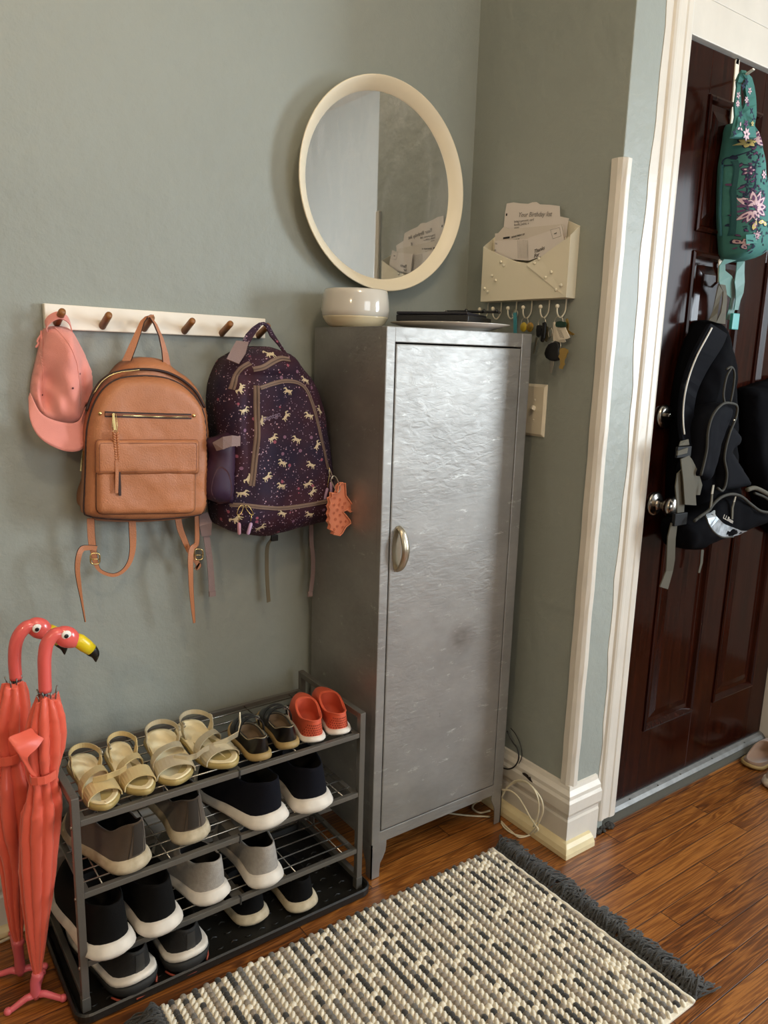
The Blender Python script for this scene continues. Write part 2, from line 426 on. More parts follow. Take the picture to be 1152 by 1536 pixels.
# dirty gap and aluminium threshold
M['alu'] = mat('scuffed_aluminium', '#807f7c', rough=.5, metal=.75, bump=.3, bscale=60, var=.16, vscale=35)
M['vinyl'] = mat('dark_threshold_strip', '#4a473e', rough=.55)
M['dirt'] = mat('crumbled_dirt', '#37332e', rough=.95, bump=1., bscale=90)
B = MB()
B.loft([[(x, YD-.004, 0), (x, YD-.004, .006), (x, YD+.012, .012), (x, YD+.016, .012), (x, YD+.016, 0)] for x in (1.70, 2.622)], smooth=False, mi=1)
B.loft([[(x, YD+.014, 0), (x, YD+.014, .014), (x, YD+.022, .024), (x, YD+.034, .030), (x, YD+.075, .030), (x, YD+.075, 0)] for x in (1.742, 2.622)], smooth=False, mi=0)
for x in (1.86, 2.0, 2.12, 2.3, 2.5): B.ball((x, YD+.024, .0255), .0035, mi=1, u=8, v=5, sc=(1, 1, .4))
struct('threshold', B, [M['alu'], M['vinyl']], label='scuffed aluminium threshold under the brown door')
B = MB(); random.seed(5)
for i in range(60):
    x = random.uniform(1.625, 1.74); B.ball((x, YD-.006+random.uniform(-.010, .012), .004), random.uniform(.004, .009), u=6, v=4, sc=(1, 1, .7))
struct('trim_7', B, M['dirt'])
# ---- the entrance door: stiles, rails and raised panels
def wood_door():
    m = mat('dark_mahogany', '#3a150b', rough=.14, spec=.15)
    nt = m.node_tree; b = nt.nodes['Principled BSDF']; L = nt.links.new
    tc = nt.nodes.new('ShaderNodeTexCoord'); mp = nt.nodes.new('ShaderNodeMapping'); mp.inputs['Scale'].default_value = (30, 30, 1.6); L(tc.outputs['Object'], mp.inputs[0])
    n = nt.nodes.new('ShaderNodeTexNoise'); n.inputs['Scale'].default_value = 3; n.inputs['Detail'].default_value = 6; n.inputs['Distortion'].default_value = .8; L(mp.outputs[0], n.inputs[0])
    r = nt.nodes.new('ShaderNodeValToRGB'); r.color_ramp.elements[0].position = .3; r.color_ramp.elements[0].color = lin('#140503'); r.color_ramp.elements[1].position = .75; r.color_ramp.elements[1].color = lin('#2e0f06')
    L(n.outputs['Fac'], r.inputs[0]); L(r.outputs[0], b.inputs['Base Color'])
    bp = nt.nodes.new('ShaderNodeBump'); bp.inputs['Strength'].default_value = .15; bp.inputs['Distance'].default_value = .001; L(n.outputs['Fac'], bp.inputs['Height']); L(bp.outputs[0], b.inputs['Normal'])
    return m
M['door'] = wood_door()
M['nickel'] = mat('satin_nickel', '#b3aca2', rough=.24, metal=1.)
M['dark'] = mat('black_void', '#0b0a0a', rough=.8)
                     # front face of the door
door = thing('door_1', 'dark mahogany panelled entrance door', 'door', (1.75, DY, .012)); door['kind'] = 'structure'
for k in ('label', 'category'): del door[k]
B = MB()
X0, X1, Z0, Z1 = 1.744, 2.619, .032, 2.096
cols = [(1.906, 2.160), (2.274, 2.518)]; rows = [(.229, 1.612), (1.662, 1.993)]
B.box(X0, X1, DY+.006, DY+.04, Z0, Z1)
B.box(X0, cols[0][0], DY, DY+.02, Z0, Z1, bev=.002); B.box(cols[1][1], X1, DY, DY+.02, Z0, Z1, bev=.002)
B.box(cols[0][1], cols[1][0], DY, DY+.02, Z0, Z1, bev=.002)
for a, b in cols:
    for z0, z1 in ((Z0, rows[0][0]), (rows[0][1], rows[1][0]), (rows[1][1], Z1)): B.box(a-.001, b+.001, DY, DY+.02, z0, z1, bev=.002)
part('frame', B, M['door'], door)
for a, b in cols:
    for z0, z1 in rows:
        B = MB()
        # ovolo moulding round the opening
        for (p, q, n) in (((a, z0), (b, z0), (0, 1)), ((b, z0), (b, z1), (-1, 0)), ((b, z1), (a, z1), (0, -1)), ((a, z1), (a, z0), (1, 0))):
            t = (Vector((q[0]-p[0], q[1]-p[1]))).normalized()
            rings = []
            for e, sg in ((p, 1), (q, -1)):
                rg = []
                for d, h in ((0, -.004), (.006, -.007), (.012, -.003), (.017, .004), (.019, .007), (0, .007)):
                    x = e[0]+n[0]*d+t.x*d*sg; z = e[1]+n[1]*d+t.y*d*sg; rg.append((x, DY+h, z))
                rings.append(rg)
            B.loft(rings, smooth=False)
        # raised field
        g = .030; h = .055
        o = [(a+g, DY+.0065, z0+g), (b-g, DY+.0065, z0+g), (b-g, DY+.0065, z1-g), (a+g, DY+.0065, z1-g)]
        i = [(a+h, DY+.001, z0+h), (b-h, DY+.001, z0+h), (b-h, DY+.001, z1-h), (a+h, DY+.001, z1-h)]
        B.loft([o, i], smooth=False); part('panel', B, M['door'], door)
# knob and deadbolt
B = MB(); kx, kz = 1.848, .934
B.lathe([(.001, 0), (.033, 0), (.034, -.004), (.029, -.009), (.018, -.011), (.012, -.016), (.011, -.030), (.016, -.036), (.026, -.046), (.0285, -.056), (.026, -.064), (.015, -.069), (.001, -.070)], (kx, DY, kz), 36, axis='y')
part('doorknob', B, M['nickel'], door)
B = MB(); B.lathe([(.001, 0), (.031, 0), (.032, -.004), (.028, -.011), (.018, -.013), (.001, -.013)], (kx, DY, 1.176), 36, axis='y'); db = part('deadbolt', B, M['nickel'], door)
B = MB().box(kx-.016, kx+.016, DY-.030, DY-.010, 1.171, 1.181, bev=.003, rot=Matrix.Rotation(.35, 3, 'Y')); part('thumb_turn', B, M['nickel'], db)
# ================================================================ locker
def steel(name, col, streak):
    m = bpy.data.materials.new(name); m.use_nodes = True; nt = m.node_tree; b = nt.nodes['Principled BSDF']; L = nt.links.new; N = nt.nodes.new
    tc = N('ShaderNodeTexCoord'); mp = N('ShaderNodeMapping'); mp.inputs['Scale'].default_value = (1, 1, 1.5); L(tc.outputs['Object'], mp.inputs[0])
    n1 = N('ShaderNodeTexNoise'); n1.inputs['Scale'].default_value = 5; n1.inputs['Detail'].default_value = 9; n1.inputs['Roughness'].default_value = .62
    n2 = N('ShaderNodeTexNoise'); n2.inputs['Scale'].default_value = 48; n2.inputs['Detail'].default_value = 6; n2.inputs['Distortion'].default_value = .8
    mp2 = N('ShaderNodeMapping'); mp2.inputs['Scale'].default_value = (.55, 1, 1.5); L(tc.outputs['Object'], mp2.inputs[0])
    L(mp.outputs[0], n1.inputs[0]); L(mp2.outputs[0], n2.inputs[0])
    r = N('ShaderNodeValToRGB'); L(n1.outputs['Fac'], r.inputs[0]); c = lin(col)
    r.color_ramp.elements[0].position = .3; r.color_ramp.elements[0].color = tuple(x*.80 for x in c[:3])+(1,)
    r.color_ramp.elements[1].position = .68; r.color_ramp.elements[1].color = tuple(min(1, x*1.12) for x in c[:3])+(1,)
    # sparse chips and scratches
    n3 = N('ShaderNodeTexNoise'); n3.inputs['Scale'].default_value = 26; n3.inputs['Detail'].default_value = 8; n3.inputs['Roughness'].default_value = .75
    mp3 = N('ShaderNodeMapping'); mp3.inputs['Scale'].default_value = streak; L(tc.outputs['Object'], mp3.inputs[0]); L(mp3.outputs[0], n3.inputs[0])
    r3 = N('ShaderNodeValToRGB'); L(n3.outputs['Fac'], r3.inputs[0]); r3.color_ramp.elements[0].position = .69; r3.color_ramp.elements[0].color = (0, 0, 0, 1); r3.color_ramp.elements[1].position = .73; r3.color_ramp.elements[1].color = (1, 1, 1, 1)
    mx = N('ShaderNodeMix'); mx.data_type = 'RGBA'; L(r3.outputs[0], mx.inputs[0]); L(r.outputs[0], mx.inputs[6]); mx.inputs[7].default_value = lin('#5d564c')
    n4 = N('ShaderNodeTexNoise'); n4.inputs['Scale'].default_value = 30; n4.inputs['Detail'].default_value = 9; n4.inputs['Roughness'].default_value = .8
    mp4 = N('ShaderNodeMapping'); mp4.inputs['Scale'].default_value = (.5, 1, 1.6); mp4.inputs['Location'].default_value = (3, 1, 2); mp4.inputs['Rotation'].default_value = (0, .25, 0); L(tc.outputs['Object'], mp4.inputs[0]); L(mp4.outputs[0], n4.inputs[0])
    r4 = N('ShaderNodeValToRGB'); L(n4.outputs['Fac'], r4.inputs[0]); r4.color_ramp.elements[0].position = .60; r4.color_ramp.elements[0].color = (0, 0, 0, 1); r4.color_ramp.elements[1].position = .68; r4.color_ramp.elements[1].color = (.7, .7, .7, 1)
    m4_ = N('ShaderNodeMix'); m4_.data_type = 'RGBA'; L(r4.outputs[0], m4_.inputs[0]); L(mx.outputs[2], m4_.inputs[6]); m4_.inputs[7].default_value = lin('#d4d2cc')
    # one rusty smudge low on the door
    gm = N('ShaderNodeNewGeometry'); vd = N('ShaderNodeVectorMath'); vd.operation = 'DISTANCE'; L(gm.outputs['Position'], vd.inputs[0]); vd.inputs[1].default_value = (1.285, 1.405, .605)
    mr = N('ShaderNodeMapRange'); L(vd.outputs['Value'], mr.inputs[0]); mr.inputs[1].default_value = .012; mr.inputs[2].default_value = .055; mr.inputs[3].default_value = .75; mr.inputs[4].default_value = 0.
    mm = N('ShaderNodeMath'); mm.operation = 'MULTIPLY'; L(mr.outputs[0], mm.inputs[0]); L(n2.outputs['Fac'], mm.inputs[1])
    m5 = N('ShaderNodeMix'); m5.data_type = 'RGBA'; L(mm.outputs[0], m5.inputs[0]); L(m4_.outputs[2], m5.inputs[6]); m5.inputs[7].default_value = lin('#4a3524')
    L(m5.outputs[2], b.inputs['Base Color'])
    rr = N('ShaderNodeMapRange'); L(n2.outputs['Fac'], rr.inputs[0]); rr.inputs[3].default_value = .40; rr.inputs[4].default_value = .62; L(rr.outputs[0], b.inputs['Roughness'])
    b.inputs['Metallic'].default_value = .78
    # brush-painted wrinkles, stronger in patches
    pn = N('ShaderNodeTexNoise'); pn.inputs['Scale'].default_value = 4.5; pn.inputs['Detail'].default_value = 2; L(tc.outputs['Object'], pn.inputs[0])
    pr = N('ShaderNodeMapRange'); L(pn.outputs['Fac'], pr.inputs[0]); pr.inputs[1].default_value = .42; pr.inputs[2].default_value = .66; pr.inputs[3].default_value = .12; pr.inputs[4].default_value = 1.
    ml = N('ShaderNodeMath'); ml.operation = 'MULTIPLY'; L(n2.outputs['Fac'], ml.inputs[0]); L(pr.outputs[0], ml.inputs[1])
    bp = N('ShaderNodeBump'); bp.inputs['Strength'].default_value = .5; bp.inputs['Distance'].default_value = .0030; L(ml.outputs[0], bp.inputs['Height'])
    b2 = N('ShaderNodeBump'); b2.inputs['Strength'].default_value = .3; b2.inputs['Distance'].default_value = .003; L(n1.outputs['Fac'], b2.inputs['Height']); L(bp.outputs[0], b2.inputs['Normal'])
    L(b2.outputs[0], b.inputs['Normal'])
    return m
M['steel'] = steel('silver_painted_steel', '#9d9a95', (1, 1, .35))
LX0, LX1, LYF, LYB, LZ = 1.018, 1.474, 1.406, 1.715, 1.380
lk = thing('metal_locker', 'tall silver-painted metal locker with one door, standing in the corner', 'locker', ((LX0+LX1)/2, (LYF+LYB)/2, 0))
B = MB(); t = .003
B.box(LX0+.0004, LX0+t, LYF+.0175, LYB, .0985, LZ-.0006); B.box(LX1-t, LX1-.0004, LYF+.0175, LYB, .0985, LZ-.0006)
B.box(LX0+.001, LX1-.001, LYB-t, LYB+.0002, .099, LZ-.001); B.box(LX0, LX1, LYF+.018, LYB, LZ-t, LZ, bev=.001); B.box(LX0, LX1, LYF+.01, LYB, .105, .108)
B.box(LX0, 1.043, LYF, LYF+.018, .098, LZ, bev=.0025); B.box(1.4385, LX1, LYF, LYF+.018, .098, LZ, bev=.0025)
B.box(1.042, 1.440, LYF+.0004, LYF+.018, 1.346, LZ, bev=.002); B.box(1.040, 1.440, LYF+.0004, LYF+.018, .098, .130, bev=.002)
part('body', B, M['steel'], lk)
B = MB().box(1.0455, 1.4360, LYF-.001, LYF+.016, .133, 1.3425, bev=.003)
# shallow dents
dr = part('door', B, M['steel'], lk)
B = MB(); pts = spline([(1.068, LYF-.001, .922), (1.070, LYF-.014, .912), (1.0715, LYF-.024, .888), (1.072, LYF-.027, .868), (1.0715, LYF-.024, .848), (1.070, LYF-.014, .826), (1.068, LYF-.001, .816)], 6)
B.tube(pts, [.0075+.0035*math.sin(math.pi*i/(len(pts)-1)) for i in range(len(pts))], 12, flat=.55, up=(0, 1, 0))
rg = []
for k in range(28):
    a = 2*math.pi*k/28; rg.append((1.064+.0125*math.cos(a), .869+.056*math.sin(a)))
n = len(rg)
M['pull'] = mat('worn_nickel_pull', '#b5ab97', rough=.3, metal=.9, bump=.2, bscale=90)
hb = MB(); hb.poly([(x, LYF-.0035, z) for x, z in rg], (0, .003, 0)); B.add(hb.v, hb.f)
part('handle', B, M['pull'], dr)
def foot(x0, dirx, y, dy, nm='foot'):
    B = MB()
    pr = [(0, .100), (.046, .100), (.046, .088), (.044, .070), (.036, .052), (.028, .040), (.026, .020), (.026, .002), (0, .002)]
    if dirx < 0: pr = [(0, .100), (.040, .100), (.040, .085), (.033, .070), (.026, .055), (.024, .030), (.024, .002), (0, .002)]
    B.poly([(x0+dirx*a, y, z) for a, z in pr], (0, .003*dy, 0))
    B.poly([(x0, y+dy*a*.9, z) for a, z in pr], (.003*dirx, 0, 0))
    return part(nm, B, M['steel'], lk)
foot(LX0, 1, LYF, 1); foot(LX1, -1, LYF, 1); foot(LX0, 1, LYB, -1); foot(LX1, -1, LYB, -1)
# ================================================================ rug
M['yarn_cream'] = mat('cream_yarn', '#e6dcc6', rough=.9, bump=.6, bscale=500, sheen=.2)
M['yarn_taupe'] = mat('taupe_yarn', '#8c8071', rough=.9, bump=.6, bscale=500, sheen=.2)
M['yarn_grey'] = mat('grey_yarn', '#6b665f', rough=.9, bump=.6, bscale=500, sheen=.2)
M['yarn_dark'] = mat('charcoal_yarn', '#34322f', rough=.9, bump=.6, bscale=500, sheen=.2)
RX0, RX1, RY0, RY1 = .443, 1.362, .712, 1.322
rug = thing('woven_rug', 'cream and charcoal chunky woven rug with dark fringe on the wood floor', 'rug', ((RX0+RX1)/2, (RY0+RY1)/2, 0))
random.seed(11)
B = MB(); B.box(RX0, RX1, RY0, RY1, 0, .006, bev=.002, mi=0)
def bead(B, c, l, w, h, ang, mi):
    ca, sa = math.cos(ang), math.sin(ang); V = []; n = 7
    for (t, s) in ((-.5, .25), (-.36, .8), (0, 1.), (.36, .8), (.5, .25)):
        for k in range(n):
            a = math.pi*k/(n-1); x = t*l; y = math.cos(a)*w*.5*s; z = math.sin(a)*h*s-.001
            V.append((c[0]+x*ca-y*sa, c[1]+x*sa+y*ca, c[2]+z))
    F = [[i*n+j, i*n+j+1, (i+1)*n+j+1, (i+1)*n+j] for i in range(4) for j in range(n-1)]
    B.add(V, F, mi, True)
PX = .0255; nx = int((RX1-RX0)/PX)
for i in range(nx+1):
    x = RX0+.004+i*PX
    tone = random.random(); right = (i > nx*.55)
    sty = random.choice([1, 2, 3, 1, 2])
    ny = 42
    for j in range(ny):
        y = RY0+.004+(j+.5)*(RY1-RY0-.008)/ny
        if x < RX1-.002: bead(B, (x, y, .006), .0200, .0108, .0074, math.pi/2-.62, 0)
        if x+PX*.5 < RX1-.002:
            u = random.random()
            if random.random() < .12: sty = random.choice([1, 2, 3, 1])
            mi = sty if u < .5 else random.choice([0, 1, 2, 3, 1, 3])
            bead(B, (x+PX*.5, y+.007, .006), .0168, .0158, .0078, math.pi/2-.30, mi)
for (x, sg) in ((RX0, -1), (RX1, 1)):
    B.tube([(x, RY0+(RY1-RY0)*k/60, .0065+.001*math.sin(k*1.7)) for k in range(61)], .0055, 7, mi=0)
part('weave', B, [M['yarn_cream'], M['yarn_taupe'], M['yarn_grey'], M['yarn_dark']], rug)
for x, sg in ((RX1, 1), (RX0, -1)):
    B = MB(); n = 58
    for j in range(n):
        y = RY0+(j+.5)*(RY1-RY0)/n; B.ball((x+sg*.010, y, .008), .0062, u=7, v=5, sc=(1.2, .8, .9))
        for lay in range(2):
            dx = random.uniform(.040, .070); dy = random.uniform(-.032, .032)
            for q in range(5):
                p0 = Vector((x+sg*.010, y, .006+lay*.005)); e = Vector((sg*(dx+random.uniform(-.010, .010)), dy+random.uniform(-.010, .010), 0))
                k1 = p0+e*.35+Vector((0, random.uniform(-.008, .008), random.uniform(.004, .018)))
                k2 = p0+e*.75+Vector((0, random.uniform(-.008, .008), random.uniform(-.001, .008)))
                p3 = p0+e; p3.z = random.uniform(.0025, .008)
                B.tube(spline([p0, k1, k2, p3], 3), [.0021]*9+[.0013], 5)
    part('fringe', B, M['yarn_dark'], rug, kind='stuff')
# ================================================================ boot tray and shoe rack
M['tray'] = mat('black_rubber', '#15130f', rough=.42, spec=.5)
def rrect(x0, x1, y0, y1, r, z, n=6):
    out = []
    for cx, cy, a0 in ((x1-r, y1-r, 0), (x0+r, y1-r, 90), (x0+r, y0+r, 180), (x1-r, y0+r, 270)):
        for k in range(n+1):
            a = math.radians(a0+90*k/n); out.append((cx+r*math.cos(a), cy+r*math.sin(a), z))
    return out
B = MB(); T = (.288, .996, 1.362, 1.700)
def tr(g, z): return rrect(T[0]+g, T[1]-g, T[2]+g, T[3]-g, max(.006, .030-g), z)
B.loft([tr(.012, .001), tr(.003, .001), tr(0, .006), tr(0, .020), tr(.004, .023), tr(.008, .020), tr(.012, .008), tr(.016, .006)], smooth=False)
for ix in range(19):
    for iy in range(8):
        cx = T[0]+.040+ix*.0345; cy = T[2]+.040+iy*.0345
        B.tube([(cx-.008, cy, .0062), (cx, cy+.004*(1 if (ix+iy) % 2 else -1), .0072), (cx+.008, cy, .0062)], .0018, 5)
single('boot_tray', B, M['tray'], 'low black rubber boot tray under the shoe rack', 'tray', loc=(.64, 1.53, 0))
M['rack'] = mat('grey_powder_coat', '#6f6b64', rough=.38, metal=.55, bump=.15, bscale=300)
M['wire'] = mat('bright_wire', '#a9a59c', rough=.25, metal=.9)
M['plastic_dark'] = mat('dark_grey_plastic', '#2a2927', rough=.5)
XL, XR, YF, YR = .3135, .9725, 1.400, 1.685
rack = thing('shoe_rack', 'grey metal shoe rack with three wire shelves, full of shoes', 'shoe rack', (.643, 1.54, .006))
h = .0075
for x in (XL, XR):
    sf = MB()
    for y in (YF, YR): sf.box(x-h, x+h, y-h, y+h, .010, .480, bev=.0015)
    sf.box(x-h, x+h, YF+h, YR-h, .465, .4798, bev=.0015); sf.box(x-h+.001, x+h-.001, YF+h, YR-h, .028, .042, bev=.0015)
    sfo = part('side_frame', sf, M['rack'], rack)
    for y in (YF, YR): part('foot_cap', MB().box(x-h-.001, x+h+.001, y-h-.001, y+h+.001, .0065, .038, bev=.0015), M['rack'], sfo)
    sg = -1 if x == XL else 1
    for y in (YF, YR):
        for z in (.417, .262, .106):
            part('screw', MB().ball((x+sg*h, y, z), .0042, u=10, v=6, sc=(.6, 1, 1)), M['wire'], sfo)
xm = .652
for z in (.4235, .2665, .1125):
    sh = MB()
    for y in (YF, YR):
        sh.box(XL+h, xm-.0006, y-.006, y+.006, z-.0065, z+.0065, bev=.0012); sh.box(xm+.0006, XR-h, y-.0055, y+.0055, z-.006, z+.006, bev=.0012)
    for x in (XL+h+.006, XR-h-.006): sh.box(x-.006, x+.006, YF+.006, YR-.006, z-.0045, z+.0045, bev=.001)
    sh.box(xm-.012, xm+.012, YF+.006, YR-.006, z-.005, z-.001, bev=.001)
    so = part('shelf', sh, M['rack'], rack)
    w = MB()
    for k in range(7):
        y = YF+.030+k*.0375; w.tube([(XL+.012, y, z+.0045), (XR-.012, y, z+.0045)], .0019, 6)
    for x in (.36, .50, .80, .93): w.tube([(x, YF+.004, z+.0008), (x, YR-.004, z+.0008)], .0017, 6)
    part('wires', w, M['wire'], so)
    part('joint_clip', MB().box(xm-.002, xm+.002, YF-.0075, YF+.004, z-.011, z+.007, bev=.0008), M['plastic_dark'], so)
# ================================================================ round mirror
M['mirror_frame'] = mat('ivory_frame_lacquer', '#e6dac0', rough=.38)
M['glass'] = mat('mirror_silver', '#dfe2e2', rough=.02, metal=1.)
def mirror_glass():
    m = M['glass']; nt = m.node_tree; b = nt.nodes['Principled BSDF']; L = nt.links.new; N = nt.nodes.new
    tc = N('ShaderNodeTexCoord'); w = N('ShaderNodeTexNoise'); w.inputs['Scale'].default_value = 9; w.inputs['Detail'].default_value = 5; w.inputs['Distortion'].default_value = 1.5
    L(tc.outputs['Object'], w.inputs[0]); r = N('ShaderNodeMapRange'); L(w.outputs['Fac'], r.inputs[0]); r.inputs[1].default_value = .45; r.inputs[2].default_value = .75; r.inputs[3].default_value = .02; r.inputs[4].default_value = .055
    L(r.outputs[0], b.inputs['Roughness'])
    # a film of dust wiped into arcs
    mp = N('ShaderNodeMapping'); mp.inputs['Scale'].default_value = (5.5, 1, 1.3); L(tc.outputs['Object'], mp.inputs[0])
    wv = N('ShaderNodeTexNoise'); wv.inputs['Scale'].default_value = 4; wv.inputs['Detail'].default_value = 4; wv.inputs['Distortion'].default_value = .9; L(mp.outputs[0], wv.inputs[0])
    dr = N('ShaderNodeMapRange'); L(wv.outputs['Fac'], dr.inputs[0]); dr.inputs[1].default_value = .45; dr.inputs[2].default_value = .75; dr.inputs[3].default_value = .02; dr.inputs[4].default_value = .14
    df = N('ShaderNodeBsdfDiffuse'); df.inputs['Color'].default_value = (.8, .8, .8, 1); ms = N('ShaderNodeMixShader'); L(dr.outputs[0], ms.inputs[0]); L(b.outputs[0], ms.inputs[1]); L(df.outputs[0], ms.inputs[2])
    L(ms.outputs[0], nt.nodes['Material Output'].inputs[0])
mirror_glass()
mc = (1.213, 0, 1.7365); R0 = .2565
mr = thing('round_mirror', 'round wall mirror in a wide ivory frame above the metal locker', 'mirror', (mc[0], 1.735, mc[2]-R0))
B = MB(); B.lathe([(R0-.038, 1.7405), (R0-.034, 1.735), (R0-.004, 1.7), (R0, 1.692), (R0-.0012, 1.690), (R0-.0035, 1.6902), (R0-.030, 1.7135), (R0-.0315, 1.7155), (R0-.0395, 1.7405)], mc, 96, axis='y', closed=True)
part('frame', B, M['mirror_frame'], mr)
part('glass', MB().lathe([(.0005, 1.7162), (R0-.0312, 1.7162), (R0-.0312, 1.7180), (.0005, 1.7180)], mc, 96, axis='y', smooth=False), M['glass'], mr)
# ================================================================ on the locker
M['bowl'] = mat('glazed_grey_white_ceramic', '#c4bdb1', rough=.12, coat=.5)
M['bowl2'] = mat('glazed_cream_ceramic', '#cdbf9f', rough=.16, coat=.5)
bc = (1.078, 1.622, LZ)
B = MB(); B.lathe([(.001, 0), (.056, 0), (.064, .003), (.074, .012), (.0805, .024), (.0812, .0262)], bc, 56, mi=1)
B.lathe([(.0800, .0262), (.0818, .0275), (.0828, .040), (.0820, .060), (.0795, .078), (.0770, .087), (.0750, .090), (.0725, .0885), (.0735, .080), (.076, .06), (.076, .035), (.068, .012), (.001, .008)], bc, 56, mi=0)
single('ceramic_bowl', B, [M['bowl'], M['bowl2']], 'glossy round off-white ceramic bowl on the back left of the locker', 'bowl', loc=bc)
M['plate'] = mat('white_plate_glaze', '#d9d2c6', rough=.15, coat=.4)
pc = (1.305, 1.530, LZ); B = MB(); n = 64
prof = [(.001, .0015), (.085, .0015), (.088, 0), (.094, 0), (.097, .003), (.118, .008), (.150, .0165), (.152, .0185), (.148, .0185), (.118, .0115), (.098, .007), (.001, .006)]
B.lathe(prof, pc, n); plate = single('dinner_plate', B, M['plate'], 'wide white plate on top of the locker, under the dark folders', 'plate', loc=pc)
M['navy'] = mat('navy_leatherette', '#10101c', rough=.38, bump=.3, bscale=300)
M['blackbook'] = mat('black_leatherette', '#0f0e10', rough=.42, bump=.3, bscale=300)
def slab(c, l, w, h, ang, bev=.003, taper=0):
    B = MB(); B.box(-l/2, l/2, -w/2, w/2, 0, h, bev=bev)
    Q = Matrix.Rotation(ang, 3, 'Z'); B.v = [tuple(Vector(c)+Q@Vector((v[0], v[1], v[2]*(1-taper*(v[0]/l+.5))))) for v in B.v]; return B
fa = math.atan2(-.120, .105)
pc2 = Vector((1.205, 1.376, 1.3955)); ex = Vector((-.64, .768, 0)).normalized(); ey = Vector((.768, .64, 0)).normalized()
def book(l, w, z0, h, o=(0, 0), bev=.003, ang=0.):
    e1 = Matrix.Rotation(ang, 3, 'Z')@Vector((-.50, .866, 0)); e2 = Vector((e1.y, -e1.x, 0))
    c0 = Vector((1.245, 1.395, 0))+Vector((o[0], o[1], 0))
    B = MB(); B.box(0, l, 0, w, z0, z0+h, bev=bev)
    B.v = [tuple(c0+e1*v[0]+e2*v[1]+Vector((0, 0, v[2]))) for v in B.v]; return B
zb = LZ+.0190
b1 = book(.185, .190, zb, .016); single('folder', b1, M['blackbook'], 'thick black folder lying directly on the white plate', 'folder', 'folders on the plate')
b2 = book(.180, .182, zb+.0163, .007, (.002, .004), ang=.05); single('folder', b2, M['navy'], 'thin navy wallet folder on top of the black folder', 'folder', 'folders on the plate')
M['sunglass'] = mat('black_glossy_plastic', '#08080a', rough=.15)
B = MB(); zc = zb+.0260
p0 = at(688, 461, 2, zc+.002)
p0 = Vector((1.335, 1.455, zc+.003))
B.tube(spline([p0+Vector((-.05, .075, 0)), p0+Vector((-.02, .03, .001)), p0, p0+Vector((.02, -.028, 0)), p0+Vector((.026, -.045, -.001))], 5), .0032, 8)
for q in (-.02, .006, .024): B.ball(p0+Vector((q, -q*1.4, .002)), .0052, u=10, v=6)
single('key_lanyard', B, M['sunglass'], 'black beaded cord on top of the navy folder', 'cord')
# ================================================================ peg rail
M['rail'] = mat('white_rail_paint', '#efe8da', rough=.4, bump=.1, bscale=60)
M['peg'] = mat('walnut_peg', '#8a5a2c', rough=.45, var=.25, vscale=30, stretch=(1, .2, 1))
rail = thing('peg_rail', 'white wall rail with six round wooden pegs', 'coat rack', (.634, 1.731, 1.348))
B = MB(); B.v = []; B.poly([(.383, YB-.019, 1.3495), (.884, YB-.019, 1.3475), (.885, YB-.019, 1.3945), (.383, YB-.019, 1.4005)], (0, .019, 0))
part('board', B, M['rail'], rail, bevel=.002)
PEG = [(.406, 1.363), (.498, 1.361), (.588, 1.360), (.680, 1.358), (.771, 1.356), (.866, 1.355)]
pz = MB(); c = Vector((PEG[0][0], YB-.019, PEG[0][1])); d = Vector((0, -.90, .40)).normalized()
pz.tube([c-d*.004, c+d*.050, c+d*.054, c+d*.0555], [.0078, .0074, .0066, .001], 20)
p0o = part('peg', pz, M['peg'], rail, loc=None)
for x, z in PEG[1:]:
    q = p0o.copy(); COL.objects.link(q); q.parent = rail; q.location = (x-PEG[0][0], 0, z-PEG[0][1])
def pegpt(i, t): return Vector((PEG[i][0], YB-.019, PEG[i][1]))+d*t
# ================================================================ letter holder on the return wall
M['cream_metal'] = mat('cream_enamelled_metal', '#ddd5bf', rough=.5, coat=0., bump=.1, bscale=30)
HX = XW-.045
lh = thing('letter_holder', 'cream metal envelope-shaped letter holder with hooks on the side wall', 'letter holder', (XW-.02, 1.48, 1.468))
ya, yb_, z0, zt = 1.325, 1.632, 1.468, 1.613
B = MB()
# front: an envelope body with a V-cut top
fr = [(HX, ya, z0), (HX, yb_, z0), (HX, yb_, zt), (HX, 1.560, 1.585), (HX, 1.505, 1.566), (HX, 1.462, 1.558), (HX, 1.418, 1.570), (HX, 1.372, 1.592), (HX, ya, zt)]
B.poly(fr, (.0018, 0, 0))
B.poly([(HX, ya, z0), (XW-.002, ya+.010, z0), (XW-.002, ya+.010, 1.640), (HX, ya, zt)], (0, .0015, 0))
B.poly([(HX, yb_, z0), (XW-.002, yb_+.010, z0), (XW-.002, yb_+.010, 1.640), (HX, yb_, zt)], (0, -.0015, 0))
B.poly([(HX, ya, z0), (HX, yb_, z0), (XW-.001, yb_+.010, z0), (XW-.001, ya+.010, z0)], (0, 0, .0015))
B.poly([(XW-.002, ya+.010, z0), (XW-.002, yb_+.010, z0), (XW-.002, yb_+.010, 1.640), (XW-.002, 1.50, 1.712), (XW-.002, ya+.010, 1.640)], (.0015, 0, 0))
part('body', B, M['cream_metal'], lh, bevel=.0012)
B = MB()
